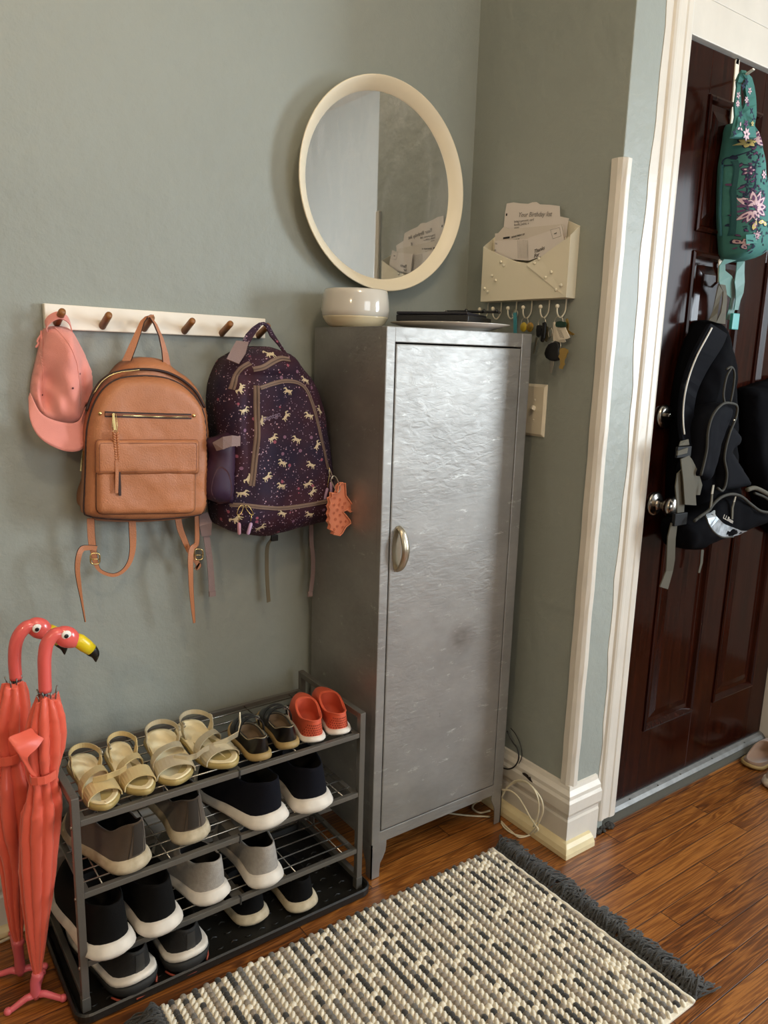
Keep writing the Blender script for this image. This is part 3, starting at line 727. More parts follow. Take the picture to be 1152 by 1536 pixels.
# raised folds of the envelope
def ridge(B, p, q, w=.006, h=.003):
    p = Vector(p); q = Vector(q); t = (q-p).normalized(); n = Vector((0, -t.z, t.y))
    B.loft([[e-n*w/2, e+Vector((-h, 0, 0)), e+n*w/2] for e in (p, q)], smooth=False)
cz = 1.535
yc = 1.462
B.add([(HX-.0005, ya+.002, z0+.001), (HX-.0005, yc, 1.556), (HX-.0040, yc, 1.553), (HX-.0005, ya+.002, zt-.004), (HX-.0005, 1.372, 1.590), (HX-.0005, 1.418, 1.568)], [[0, 2, 1], [0, 3, 4], [0, 4, 5, 2], [1, 2, 5]])
part('flap', B, M['cream_metal'], lh)
B = MB()
for (u, v) in ((492, 415), (467, 440), (563, 492), (530, 522), (620, 567), (590, 593), (272, 433), (289, 454), (222, 512), (242, 539), (178, 587), (197, 607)):
    p = at(680+u/3.84, 280+v/3.84, 0, HX-.003); part('rivet', MB().ball(p, .0042, u=10, v=7, sc=(.7, 1, 1)), M['cream_metal'], lh)
HY = [1.640, 1.587, 1.529, 1.473, 1.412, 1.356]
for i, y in enumerate(HY):
    B = MB(); xw = XW-.008
    B.tube(spline([(xw, y, 1.468), (xw, y, 1.447), (xw-.001, y+.002, 1.434), (xw-.010, y+.004, 1.423), (xw-.020, y+.004, 1.425), (xw-.027, y+.003, 1.434), (xw-.028, y+.003, 1.446)], 5), .0019, 8)
    B.ball((xw-.028, y+.003, 1.449), .0052, u=12, v=8); part('hook', B, M['cream_metal'], lh)
# letters standing in it
M['paper'] = mat('white_paper', '#d8cfc8', rough=.8, bump=.2, bscale=40); M['paper2'] = mat('cream_paper', '#cfc5ba', rough=.8); M['ink'] = mat('black_ink', '#1b1a1a', rough=.7)
M['pencil'] = mat('grey_pencil', '#8b8580', rough=.8); M['ink_red'] = mat('red_print', '#8a4c40', rough=.7)
LK = K(740, 295, 8.229)
def sheet(name, uv, x, mats, label, cat='letter', curl=.0, th=.0012, group='letters in the wall holder'):
    ps = [at(*LK(*q), 0, x) for q in uv]; B = MB()
    r = delaunay_2d_cdt([Vector((p.y, p.z)) for p in ps], [], [list(range(len(ps)))], 1, 1e-6)
    n = len(ps); B.poly(ps, (th, 0, 0))
    B.v = [tuple(v) for v in B.v]
    o = single(name, B, mats, label, cat, group); return o
def on_sheet(nm, body, px, x, size, par, matl, ang=0., sh=0., sp=1.):
    p = at(*px, 0, x-.0006); t = Vector((0, -math.cos(ang), math.sin(ang)))
    B = lettering(nm, body, size, p, t, (0, math.sin(ang), math.cos(ang)), matl, None, .0002, shear=sh, space=sp)
    par['_w'] = list(par.location); return part(nm, B, matl, par)
s1 = sheet('letter', [(165, 85), (250, 70), (330, 82), (430, 88), (480, 70), (530, 66), (575, 95), (700, 100), (815, 115), (828, 330), (840, 520), (130, 520), (130, 360), (145, 200)], XW-.012, M['paper'], 'handwritten lined sheet standing tallest in the letter holder', 'letter')
on_sheet('handwriting', 'Your Birthday list', (740+305/8.229, 295+250/8.229), XW-.0125, .0165, s1, M['pencil'], -.10, .2)
for k, tx in enumerate(('bring a present, card', 'books, paints, a', 'game')):
    on_sheet('handwriting', tx, (740+255/8.229, 295+(322+38*k)/8.229), XW-.0125, .0085, s1, M['pencil'], -.03, .1)
B = MB(); p = at(740+163/8.229, 295+222/8.229, 0, XW-.0128); B.box(p.x-.0003, p.x+.0003, p.y-.002, p.y+.002, p.z-.003, p.z+.003); part('punch_hole', B, M['ink'], s1)
s2 = sheet('letter', [(790, 235), (930, 268), (912, 345), (890, 540), (600, 540), (640, 300)], XW-.016, M['paper'], 'white sheet poking out at the right behind the envelopes in the holder', 'letter')
s3 = sheet('letter', [(20, 455), (60, 450), (130, 370), (200, 400), (850, 338), (885, 520), (500, 760), (30, 700)], XW-.021, M['paper2'], 'long slanting envelope with printed address behind the thanks card', 'letter')
for tx, u, v, s in (('DEPARTMENT OF', 220, 512, .0062), ('PO BOX 12', 240, 548, .0048)): on_sheet('print', tx, (740+u/8.229, 295+v/8.229), XW-.0215, s, s3, M['ink'], .07)
B = MB(); a, b = at(740+120/8.229, 295+525/8.229, 0, XW-.0218), at(740+200/8.229, 295+505/8.229, 0, XW-.0218); B.box(a.x, a.x+.0004, b.y, a.y, a.z, b.z+.003); part('stamp_mark', B, M['ink'], s3)
s4 = sheet('letter', [(15, 545), (435, 520), (440, 790), (20, 760)], XW-.0300, M['paper'], 'white ruled folded sheet at the left front of the holder', 'letter')
B = MB()
for k in range(9): 
    a, b = at(740+(300+k*15)/8.229, 295+535/8.229, 0, XW-.0304), at(740+(305+k*15)/8.229, 295+760/8.229, 0, XW-.0304); B.tube([a, b], .00025, 4)
s4['_w'] = list(s4.location); part('ruled_lines', B, M['pencil'], s4, kind='stuff')
for tx, u, v in (('To:', 20, 590), ('Fr:', 15, 670)): on_sheet('print', tx, (740+u/8.229, 295+v/8.229), XW-.0304, .006, s4, M['pencil'])
s5 = sheet('letter', [(430, 510), (700, 420), (830, 350), (870, 530), (870, 640), (440, 790)], XW-.0355, M['paper'], 'white card reading Thanks at the right front of the holder', 'card')
on_sheet('print', 'Thanks', (740+500/8.229, 295+700/8.229), XW-.036, .0125, s5, M['ink'], .20, .35)
on_sheet('print', 'For', (740+500/8.229, 295+755/8.229), XW-.036, .0125, s5, M['ink'], .20, .35)
B = MB(); c4 = [at(740+u/8.229, 295+v/8.229, 0, XW-.0359) for u, v in ((705, 410), (815, 380), (835, 485), (735, 520))]
for i in range(4): B.tube([c4[i], c4[(i+1) % 4]], .0003, 4)
s5['_w'] = list(s5.location); part('stamp_box', B, M['pencil'], s5); on_sheet('print', 'mail', (740+750/8.229, 295+465/8.229), XW-.036, .005, s5, M['ink'], .15)
# ================================================================ keys on the hooks
M['gold'] = mat('brass_key', '#c9a864', rough=.3, metal=.9); M['silver'] = mat('steel_key', '#c6bfb0', rough=.28, metal=.95)
M['fob'] = mat('black_key_plastic', '#100f10', rough=.35); M['green'] = mat('dark_green_rubber', '#123526', rough=.5); M['tagw'] = mat('off_white_tag', '#dcd2c0', rough=.5)
M['yellow'] = mat('yellow_enamel', '#b39a2a', rough=.35); M['mottled'] = mat('amber_enamel', '#a8791f', rough=.35, var2='#5c5a2a', vscale=90); M['teal_lace'] = mat('teal_lace', '#3f8d9a', rough=.6)
KK = K(770, 450, 10.473)
def kp(u, v, x): return at(*KK(u, v), 0, x)
def ring(B, c, r, w=.0011, tilt=0.):
    B.tube([(c[0]+math.sin(tilt)*r*math.cos(a), c[1]+r*math.cos(a)*math.cos(tilt), c[2]+r*math.sin(a)) for a in [2*math.pi*k/24 for k in range(24)]], w, 6, loop=True)
def flatkey(uv, x, th=.0022):
    B = MB(); B.poly([kp(u, v, x) for u, v in uv], (th, 0, 0)); return B
G = 'key bunches on the hooks'
kb = thing('key_bunch', 'bunch with white tags, a black car key and a brass key on the rightmost hook', 'keys', (XW-.03, 1.36, 1.30), G)
B = MB(); ring(B, (XW-.026, 1.360, 1.412), .0135); ring(B, (XW-.026, 1.385, 1.385), .012, tilt=.4); ring(B, (XW-.028, 1.35, 1.352), .009, tilt=.5); part('ring', B, M['silver'], kb)
part('tag', flatkey([(625, 350), (700, 360), (820, 655), (790, 668), (690, 655), (625, 640)], XW-.024), M['tagw'], kb)
t2 = part('tag', flatkey([(655, 440), (810, 430), (885, 590), (840, 610), (720, 625), (700, 600)], XW-.031), M['tagw'], kb)
B = MB()
for k in range(5): B.tube([kp(690+k*14, 460+k*3, XW-.0313), kp(740+k*14, 590+k*2, XW-.0313)], .0003, 4)
part('printed_lines', B, M['ink'], t2)
part('cap', flatkey([(655, 375), (680, 340), (740, 330), (800, 345), (815, 385), (800, 420), (740, 430), (670, 420)], XW-.035, .006), M['green'], kb)
part('car_key_head', flatkey([(590, 655), (640, 640), (690, 660), (715, 720), (705, 800), (720, 900), (690, 950), (640, 962), (560, 950), (500, 910), (475, 840), (500, 760), (540, 690)], XW-.034, .010), M['fob'], kb, bevel=.003)
part('key_blade', flatkey([(580, 905), (640, 905), (630, 1000), (605, 1140), (590, 1160), (575, 1140)], XW-.030), M['silver'], kb)
part('house_key', flatkey([(720, 800), (730, 760), (800, 750), (855, 780), (860, 820), (835, 860), (825, 900), (800, 940), (795, 980), (805, 1010), (780, 1050), (770, 1085), (725, 1080), (715, 1050), (735, 1010), (730, 930), (705, 890), (725, 850)], XW-.036), M['gold'], kb)
part('house_key', flatkey([(820, 300), (850, 290), (870, 380), (860, 470), (900, 500), (960, 535), (930, 555), (880, 540), (840, 480), (825, 400)], XW-.016), M['gold'], kb)
kb = thing('key_bunch', 'black plastic fobs on the second hook from the right', 'keys', (XW-.03, 1.43, 1.38), G)
B = MB(); ring(B, (XW-.026, 1.416, 1.410), .013); part('ring', B, M['silver'], kb)
part('fob', flatkey([(360, 400), (400, 385), (430, 400), (435, 470), (420, 550), (380, 590), (355, 560), (350, 470)], XW-.030, .007), M['fob'], kb, bevel=.002)
part('fob', flatkey([(450, 350), (485, 340), (500, 380), (495, 500), (480, 600), (450, 670), (420, 650), (430, 540), (445, 450)], XW-.034, .007), M['fob'], kb, bevel=.002)
part('key_blade', flatkey([(500, 400), (540, 420), (545, 600), (520, 660), (490, 640), (500, 520)], XW-.020), mat('olive_fob', '#4a4530', rough=.5), kb)
part('key_blade', flatkey([(350, 590), (380, 590), (320, 840), (305, 850)], XW-.026), M['silver'], kb)
kb = thing('key_bunch', 'two round yellow and amber key tags on the third hook from the right', 'keys', (XW-.03, 1.47, 1.38), G)
B = MB(); ring(B, (XW-.026, 1.477, 1.412), .012); part('ring', B, M['silver'], kb)
for nm, cu, cv, mm in (('round_tag', 155, 425, M['yellow']), ('round_tag', 255, 425, M['mottled'])):
    c = kp(cu, cv, XW-.030); B = MB(); B.lathe([(.001, 0), (.0115, 0), (.0125, .0015), (.0115, .003), (.001, .003)], (c.x, c.y, c.z), 24, axis='x'); part(nm, B, mm, kb)
kb = thing('lanyard', 'teal lanyard hanging from the fourth hook from the right', 'lanyard', (XW-.03, 1.53, 1.38), G)
B = MB(); p1 = kp(40, 260, XW-.026); B.strap([(p1.x, p1.y+.004, p1.z+.010), (p1.x-.002, p1.y, p1.z-.01), (p1.x, p1.y-.002, p1.z-.05), (p1.x, p1.y, p1.z-.075)], .011, .002, (0, 1, 0)); part('lace', B, M['teal_lace'], kb)
B = MB(); ring(B, (p1.x, p1.y+.004, p1.z+.008), .010); part('ring', B, M['silver'], kb)
# ================================================================ switch plate
sw = thing('switch_plate', 'ivory double switch plate half hidden behind the locker', 'light switch', (XW, 1.463, 1.115))
B = MB(); B.loft([[(XW, 1.403, 1.115), (XW, 1.521, 1.115), (XW, 1.521, 1.253), (XW, 1.403, 1.253)], [(XW-.003, 1.403, 1.115), (XW-.003, 1.521, 1.115), (XW-.003, 1.521, 1.253), (XW-.003, 1.403, 1.253)], [(XW-.007, 1.410, 1.122), (XW-.007, 1.514, 1.122), (XW-.007, 1.514, 1.246), (XW-.007, 1.410, 1.246)]], smooth=False)
M['ivory'] = mat('ivory_plastic', '#dcd3be', rough=.3); part('plate', B, M['ivory'], sw, bevel=.001)
for y in (1.440, 1.487):
    part('toggle', MB().box(XW-.018, XW-.006, y-.0045, y+.0045, 1.184, 1.196, bev=.002, rot=Matrix.Rotation(.5, 3, 'Y')), M['ivory'], sw)
    for z in (1.158, 1.211): part('screw', MB().ball((XW-.007, y, z), .003, u=10, v=6, sc=(.5, 1, 1)), M['ivory'], sw)
# ================================================================ cables by the baseboard
M['cord_white'] = mat('white_cable', '#cfc4a8', rough=.45); M['cord_black'] = mat('black_cable', '#151515', rough=.4)
CK = K(740, 1080, 7.317)
def cpt(u, v, x): return at(*CK(u, v), 0, x)
B = MB()
l1 = [cpt(u, v, 1.475) for u, v in ((90, 850), (150, 740), (240, 670), (340, 670), (430, 740), (490, 860), (500, 980), (480, 1080), (440, 1170))]
B.tube(spline(l1, 6), .0024, 8)
l1 = [cpt(u, v, 1.480) for u, v in ((80, 840), (140, 750), (250, 680), (370, 690), (460, 770), (530, 880), (545, 1000), (510, 1100), (460, 1190), (400, 1250))]
B.tube(spline(l1, 6), .0024, 8)
l1 = [cpt(u, v, 1.470) for u, v in ((95, 765), (180, 775), (260, 830), (330, 930), (400, 1060), (460, 1150), (490, 1200), (450, 1235))]
B.tube(spline(l1, 6), .0024, 8)
fl = [at(*CK(u, v), 2, .003) for u, v in ((85, 1130), (130, 1190), (200, 1240), (270, 1265), (350, 1275), (420, 1255), (470, 1220))]
B.tube(spline(fl, 6), .0024, 8)
fl = [at(*CK(u, v), 2, .003) for u, v in ((85, 1110), (140, 1170), (200, 1225), (280, 1285), (380, 1270), (440, 1230))]
B.tube(spline(fl, 6), .0024, 8)
single('power_cord', B, M['cord_white'], 'coiled white cord beside the right foot of the locker', 'cord', loc=(1.47, 1.37, 0))
B = MB(); l1 = [cpt(u, v, 1.500) for u, v in ((150, 120), (215, 245), (262, 310), (280, 400), (262, 470), (220, 520), (160, 538), (100, 525))]
B.tube(spline(l1, 6), .0022, 8)
l1 = [cpt(u, v, 1.526) for u, v in ((190, 90), (240, 150), (290, 250), (312, 340), (308, 420), (290, 475))]; l1[-1].x = 1.522
B.tube(spline(l1, 6), .0013, 6)
single('black_cable', B, M['cord_black'], 'black cable looping out behind the locker above the baseboard', 'cord', loc=(1.5, 1.46, .19))
B = MB(); f1 = [at(px, py, 2, .004) for px, py in ((640, 1215), (668, 1219), (700, 1223), (735, 1225))]; f1.insert(0, f1[0]+Vector((-.05, .12, 0))); B.tube(spline(f1, 5), .0035, 8, flat=.6)
f2 = [at(px, py, 2, .006+.004*(k % 2)) for k, (px, py) in enumerate(((735, 1216), (720, 1219), (709, 1213), (712, 1205), (722, 1200)))]; B.tube(spline(f2, 5), .0028, 8)
single('white_cable', B, M['cord_white'], 'white cable lying on the floor under the locker', 'cord', loc=(1.4, 1.5, 0))
# thin white cord along the floor at the left wall
B = MB(); l = [(-.3, 1.690, .004), (.10, 1.693, .004), (.213, 1.694, .004), (.26, 1.705, .0040), (.3, 1.712, .004)]
B.tube(spline(l, 6), .0035, 8); single('floor_cable', B, M['cord_white'], 'pale cable running along the foot of the left baseboard', 'cord', loc=(0, 1.69, 0))
# ================================================================ pink cap on the first peg
K1 = K(0, 420, 2.844)
def tr_(Kf, pts, y): return [xz(*Kf(u, v), y) for u, v in pts]
def k3(Kf, u, v, y): return at(*Kf(u, v), 1, y)
M['cap'] = mat('pink_cotton', '#e8968a', rough=.85, bump=.5, bscale=900, sheen=.3, var=.06, vscale=14)
M['hole'] = mat('dark_eyelet', '#5a2730', rough=.9)
capo = thing('baseball_cap', 'washed pink baseball cap hanging by its back strap on the leftmost peg', 'cap', (.38, 1.70, 1.06))
crown = tr2(K1, [(192, 205), (240, 196), (300, 205), (335, 245), (372, 310), (405, 385), (414, 450), (400, 515), (376, 545), (362, 590), (330, 622), (250, 622), (168, 590), (134, 520), (128, 455), (142, 380), (160, 310), (175, 245)], 1.735, 1.690)
dx0 = tr_(K1, [(225, 440), (360, 470), (300, 300), (210, 520), (385, 500)], 1.675)
def capbump(x, z, d):
    def g(i, sx, sz): cx, cz = dx0[i]; return math.exp(-((x-cx)/sx)**2-((z-cz)/sz)**2)
    w = 0.0075*noise3((x*1.0, .3, z*.7), 28)+.0030*noise3((x, 1.3, z*.8), 60)
    e = min(1, d/.012)
    return e*(w - .034*g(0, .017, .032) - .022*g(1, .007, .045) + .010*g(2, .018, .04) - .020*g(3, .012, .02) - .016*g(4, .006, .02) + .006*math.sin(x*190+z*60)*g(3, .05, .03))
P = Puff(crown, 1.736, 1.722, .056, .060, .0055, capbump)
B = MB(); P.mesh(B)
for sx in (-1, 1): pass
seam = tr_(K1, [(250, 200), (290, 270), (330, 360), (345, 450), (350, 540), (345, 600)], 1.675)
P.strip(B, seam, .004, .0012); P.strip(B, tr_(K1, [(200, 215), (190, 320), (200, 430), (205, 520), (190, 590)], 1.675), .004, .0012)
for u, v in ((207, 497), (312, 462), (352, 402)): P.decal(B, [(xz(*K1(u, v), 1.66)[0]+.0022*math.cos(a), xz(*K1(u, v), 1.66)[1]+.0022*math.sin(a)) for a in [k*math.pi/4 for k in range(8)]], 1)
part('crown', B, [M['cap'], M['hole']], capo)
# the brim curves out from the crown's front edge
B = MB(); rings = []
top = spline([Vector((*p, 0)) for p in tr_(K1, [(128, 480), (165, 565), (245, 600), (320, 600), (366, 540)], 1.70)], 8)
bot = spline([Vector((*p, 0)) for p in tr_(K1, [(126, 505), (124, 600), (165, 675), (262, 722), (340, 712), (366, 640), (370, 570)], 1.69)], 8)
top = resample(top, .0035); n = len(top); bot = resample(bot, .0001); bot = [bot[int(i*(len(bot)-1)/(n-1))] for i in range(n)]
R1 = []
for j in range(9):
    t = j/8; row = []
    for i in range(n):
        p = top[i].lerp(bot[i], t); s = i/(n-1); arch = math.sin(math.pi*s)
        row.append(Vector((p.x, 1.690-.022*arch*(1-.2*t)-.018*t*arch+.010*(1-arch), p.y)))
    R1.append(row)
for row in R1: rings.append(row)
V = [p for r in rings for p in r]; F = [[j*n+i, j*n+i+1, (j+1)*n+i+1, (j+1)*n+i] for j in range(8) for i in range(n-1)]
m_ = len(V); V2 = [p+Vector((0, .003, 0)) for p in V]
F2 = [[m_+q for q in f[::-1]] for f in F]
E_ = [i for i in range(n)]+[j*n+n-1 for j in range(1, 9)]+[8*n+i for i in range(n-2, -1, -1)]+[j*n for j in range(7, 0, -1)]
F3 = [[E_[k], E_[(k+1) % len(E_)], m_+E_[(k+1) % len(E_)], m_+E_[k]] for k in range(len(E_))]
B.add(V+V2, F+F2+F3, 0, True); part('brim', B, M['cap'], capo)
B = MB()
sp_ = [k3(K1, u, v, y) for u, v, y in ((200, 208, 1.705), (196, 190, 1.70), (215, 165, 1.695), (252, 150, 1.690), (285, 165, 1.695), (300, 190, 1.70), (305, 215, 1.705))]
B.strap(spline(sp_, 4), .018, .002, (0, .6, .8)); part('back_strap', B, M['cap'], capo)
B = MB(); B.tube(spline([k3(K1, u, v, 1.72) for u, v in ((172, 238), (160, 258), (163, 272), (152, 288))], 4), .0022, 6); part('strap_end', B, M['cap'], capo)
# ================================================================ tan leather backpack on the third peg
M['leather'] = mat('tan_leather', '#b0714a', rough=.46, spec=.5, bump=.45, bscale=340, var=.10, vscale=9, detail=5)
M['leather_dark'] = mat('dark_leather_edge', '#2c140d', rough=.6)
M['leather_seam'] = mat('stitched_seam', '#7e4a30', rough=.7)
M['brass'] = mat('light_gold_metal', '#cdb57c', rough=.22, metal=1.)
KL = K(100, 740, 4.8)
bp = thing('leather_backpack', 'tan leather backpack with a braided zip pull hanging on the third peg', 'backpack', (.57, 1.68, .93))
body = tr2(K1, [(352, 975), (330, 950), (330, 900), (350, 840), (356, 740), (362, 640), (380, 560), (415, 475), (460, 415), (520, 352), (600, 329), (690, 342), (750, 385), (810, 425), (855, 480), (885, 550), (895, 650), (896, 760), (893, 880), (884, 965), (862, 1000), (780, 1018), (600, 1026), (440, 1018), (375, 1005)], 1.735, 1.678)
def lb(x, z, d): return min(1, d/.02)*(.0030*noise3((x, 2., z), 16)+.0012*noise3((x, 5, z), 45))
PB_ = Puff(body, 1.737, 1.690, .035, .035, .007, lb); B = MB(); PB_.mesh(B)
part('body', B, M['leather'], bp)
fr = tr2(K1, [(354, 985), (356, 900), (360, 800), (364, 660), (378, 580), (408, 505), (450, 452), (510, 420), (600, 409), (700, 417), (775, 447), (835, 500), (870, 560), (884, 650), (888, 800), (886, 930), (872, 985), (845, 1005), (740, 1016), (600, 1022), (450, 1016), (375, 1003)], 1.655, 1.640)
PF = Puff(fr, 1.675, 1.648, .026, .026, .006, lb); B = MB(); PF.mesh(B, 0)
# piping round the front panel
o = [Vector((p[0], PF.ye-.001, p[1])) for p in PF.o]; B.tube(o, .0022, 6, mi=1, loop=True)
fpanel = part('front_panel', B, [M['leather'], M['leather_dark']], bp)
# zip along the arch behind the front panel
za = tr_(K1, [(372, 560), (400, 485), (440, 428), (500, 395), (600, 381), (700, 390), (780, 425), (840, 478), (878, 545)], 1.645)
B = MB(); B.tube(resample(spline([(x, 1.652, z) for x, z in za], 6), .006), .0032, 6); part('zip', B, M['leather_dark'], bp)
B = MB(); B.tube(resample(spline([(x, 1.6485, z-.001) for x, z in za[1:5]], 6), .006), .0012, 6); part('zip_teeth', B, M['brass'], bp)
def rect_px(Kf, u0, v0, u1, v1, r, y, n=4, tilt=0):
    out = []
    for cx, cy, a0 in ((u1-r, v1-r, 0), (u0+r, v1-r, 90), (u0+r, v0+r, 180), (u1-r, v0+r, 270)):
        for k in range(n+1):
            a = math.radians(a0+90*k/n); u = cx+r*math.cos(a); v = cy+r*math.sin(a); out.append((u, v+tilt*(u-u0)))
    return [xz(*Kf(u, v), y) for u, v in out]
yf = PF.ye-PF.T
pk = rect_px(K1, 412, 700, 833, 1000, 28, yf-.004, tilt=-.012)
PP = Puff(pk, yf+.006, yf-.003, .007, .010, .006, lb, closed_spline=False); B = MB(); PP.mesh(B)
B.tube([Vector((p[0], PP.ye+.001, p[1])) for p in PP.o], .0012, 5, mi=1, loop=True); part('front_pocket', B, [M['leather'], M['leather_dark']], bp)
pf_ = rect_px(K1, 411, 684, 850, 829, 10, yf-.012, tilt=-.002)
PG = Puff(pf_, yf-.001, yf-.010, .005, .007, .006, lb, closed_spline=False); B = MB(); PG.mesh(B)
B.tube([Vector((p[0], PG.ye+.001, p[1])) for p in PG.o], .0011, 5, mi=1, loop=True)
PG.strip(B, rect_px(K1, 424, 696, 838, 818, 6, yf-.014)+rect_px(K1, 424, 696, 838, 818, 6, yf-.014)[:1], .0014, .0003, 1)
part('pocket_flap', B, [M['leather'], M['leather_seam']], bp)
# short zip with two studs
B = MB(); zp = ts(PF, K1, [(447, 572), (560, 576), (700, 580), (815, 582)])
PF.strip(B, zp, .0125, .0022, 0); PF.strip(B, zp, .0065, .0035, 1); PF.strip(B, ts(PF, K1, [(520, 577), (700, 583), (800, 583)]), .0016, .0048, 2)
zz = part('zip_pocket', B, [M['leather_dark'], M['leather_seam'], M['brass']], bp)
for u, v in ((429, 570), (828, 579)):
    c = k3(K1, u, v, yf); c.y = PF.y(c.x, c.z); part('stud', MB().ball((c.x, c.y-.001, c.z), .0042, u=12, v=8, sc=(1, .6, 1)), M['brass'], bp)
# zip slider and braided pull
yy = yf-.008
B = MB(); sl = [k3(K1, u, v, yy) for u, v in ((484, 568), (486, 600), (491, 640))]
B.strap(sl, [.0035, .0050, .0054], .0016); B.tube([k3(K1, u, v, yy-.001) for u, v in ((480, 572), (479, 625), (483, 648), (498, 648), (500, 625), (495, 572))], .0009, 6, loop=True)
zpull = part('zip_pull', B, M['brass'], bp)
B = MB()
c = [k3(K1, 492+k*.6, 655+k*10.5, yf-.012) for k in range(12)]
for k, p in enumerate(c):
    for sg in (-1, 1): B.tube([p+Vector((sg*.0058, 0, .0030)), p+Vector((sg*.0030, -.0035, -.0005)), p+Vector((0, -.001, -.0035))], [.0022, .0026, .0018], 7)
part('braid', B, M['leather'], zpull)
B = MB(); B.strap([k3(K1, u, v, yf-.0165) for u, v in ((497, 770), (499, 820), (498, 870), (497, 910))], [.0065, .0068, .0068, .0060], .0022, mi=0)
B.strap([k3(K1, u, v, yf-.0135) for u, v in ((503, 765), (507, 820), (510, 880), (512, 920))], [.006, .0062, .0062, .005], .0018, mi=1); part('tassel', B, [M['leather'], M['leather_dark']], zpull)
# side zip pull
B = MB(); B.strap([k3(K1, u, v, 1.66) for u, v in ((355, 728), (350, 770), (345, 815))], .004, .002); part('side_zip_pull', B, M['brass'], bp)
# grab handle over the peg
yh = 1.668
L = [(520, 345), (545, 290), (575, 225), (600, 175), (622, 156)]; R_ = [(557, 345), (580, 285), (600, 225), (614, 180), (630, 160)]
st = [(k3(K1, *a, yh+.012*(1-i/4)), k3(K1, *b, yh+.012*(1-i/4)-.004)) for i, (a, b) in enumerate(zip(L, R_))]
L = [(634, 156), (655, 185), (678, 240), (690, 300), (694, 350)]; R_ = [(642, 156), (668, 190), (695, 250), (716, 315), (728, 372)]
st2 = [(k3(K1, *a, yh+.012*(i/4)-.004), k3(K1, *b, yh+.012*(i/4))) for i, (a, b) in enumerate(zip(L, R_))]
B = MB(); B.band(st, .004, 0); B.band(st2, .004, 0)
mid = [((a+b)/2) for a, b in (st[-1], st2[0])]
B.strap(spline([st[-1][0].lerp(st[-1][1], .5), Vector((PEG[2][0]-.001, yh-.004, mid[0].z+.004)), st2[0][0].lerp(st2[0][1], .5)], 3), .016, .003, (0, 1, 0), mi=0)
B.tube([q[1]+Vector((0, -.001, 0)) for q in st], .0013, 5, mi=1); B.tube([q[0]+Vector((0, -.001, 0)) for q in st2], .0013, 5, mi=1)
part('grab_handle', B, [M['leather'], M['leather_dark']], bp)
# shoulder straps hanging below
def leather_strap(name, uvs, ws, y, side=(1, 0, 0), par=bp, Kf=KL, th=.003):
    pts = spline([k3(Kf, u, v, yy) for (u, v), yy in zip(uvs, y if isinstance(y, list) else [y]*len(uvs))], 5)
    m = len(pts); wi = [np.interp(i/(m-1)*(len(ws)-1), range(len(ws)), ws) for i in range(m)]
    B = MB(); ss = []
    for i in range(m):
        t = (pts[min(i+1, m-1)]-pts[max(i-1, 0)]); n = Vector((t.z, .0, -t.x)); n = n.normalized() if n.length > 1e-6 else Vector((1, 0, 0))
        if n.x < 0: n = -n
        if i and n.dot(ss[-1]) < 0: n = -n
        ss.append(n)
    B.strap(pts, wi, th, ss, 0)
    B.tube([p+s*w*.5 for p, s, w in zip(pts, ss, wi)], .0011, 5, mi=1)
    return part(name, B, [M['leather'], M['leather_dark']], par)
ys = 1.685
st1 = leather_strap('shoulder_strap', [(172, 180), (175, 280), (183, 370), (195, 430), (205, 490), (232, 550), (290, 582), (350, 588), (410, 555), (455, 490), (475, 400), (476, 300), (470, 180)], [.0150, .0150, .0150, .012, .011, .0065, .0070, .0075, .008, .010, .013, .0155, .0155], ys)
leather_strap('strap_tail', [(215, 395), (160, 392), (112, 400), (88, 450), (78, 540), (90, 650), (108, 760), (135, 925)], [.010, .010, .012, .011, .010, .008, .0045, .002], [1.678, 1.672, 1.665, 1.66, 1.66, 1.662, 1.666, 1.670], par=st1)
st3 = leather_strap('shoulder_strap', [(800, 170), (815, 250), (845, 330), (880, 410), (925, 480), (950, 520), (930, 545), (955, 500)], [.0145, .0145, .013, .012, .010, .012, .006, .004], ys+.006)
leather_strap('shoulder_strap', [(935, 160), (938, 260), (938, 340), (930, 380)], [.0095, .010, .0105, .011], ys-.002)
leather_strap('strap_tail', [(935, 375), (905, 392), (892, 450), (892, 560), (897, 700), (908, 830), (918, 932)], [.010, .0125, .0125, .0115, .0100, .0080, .0050], [1.675, 1.668, 1.664, 1.662, 1.664, 1.668, 1.672], par=st3)
for (u, v, w, h, pr) in ((205, 470, 68, 80, st1), (950, 440, 62, 78, st3)):
    B = MB(); c = [k3(KL, u+w/2*math.copysign(abs(math.cos(a))**.6, math.cos(a)), v+h/2*math.copysign(abs(math.sin(a))**.6, math.sin(a)), 1.672) for a in [2*math.pi*k/20 for k in range(20)]]
    B.tube(c, .0017, 8, loop=True); B.tube([k3(KL, u-w/2, v+6, 1.668), k3(KL, u+w/2, v+2, 1.668)], .0013, 6); part('buckle', B, M['brass'], pr)
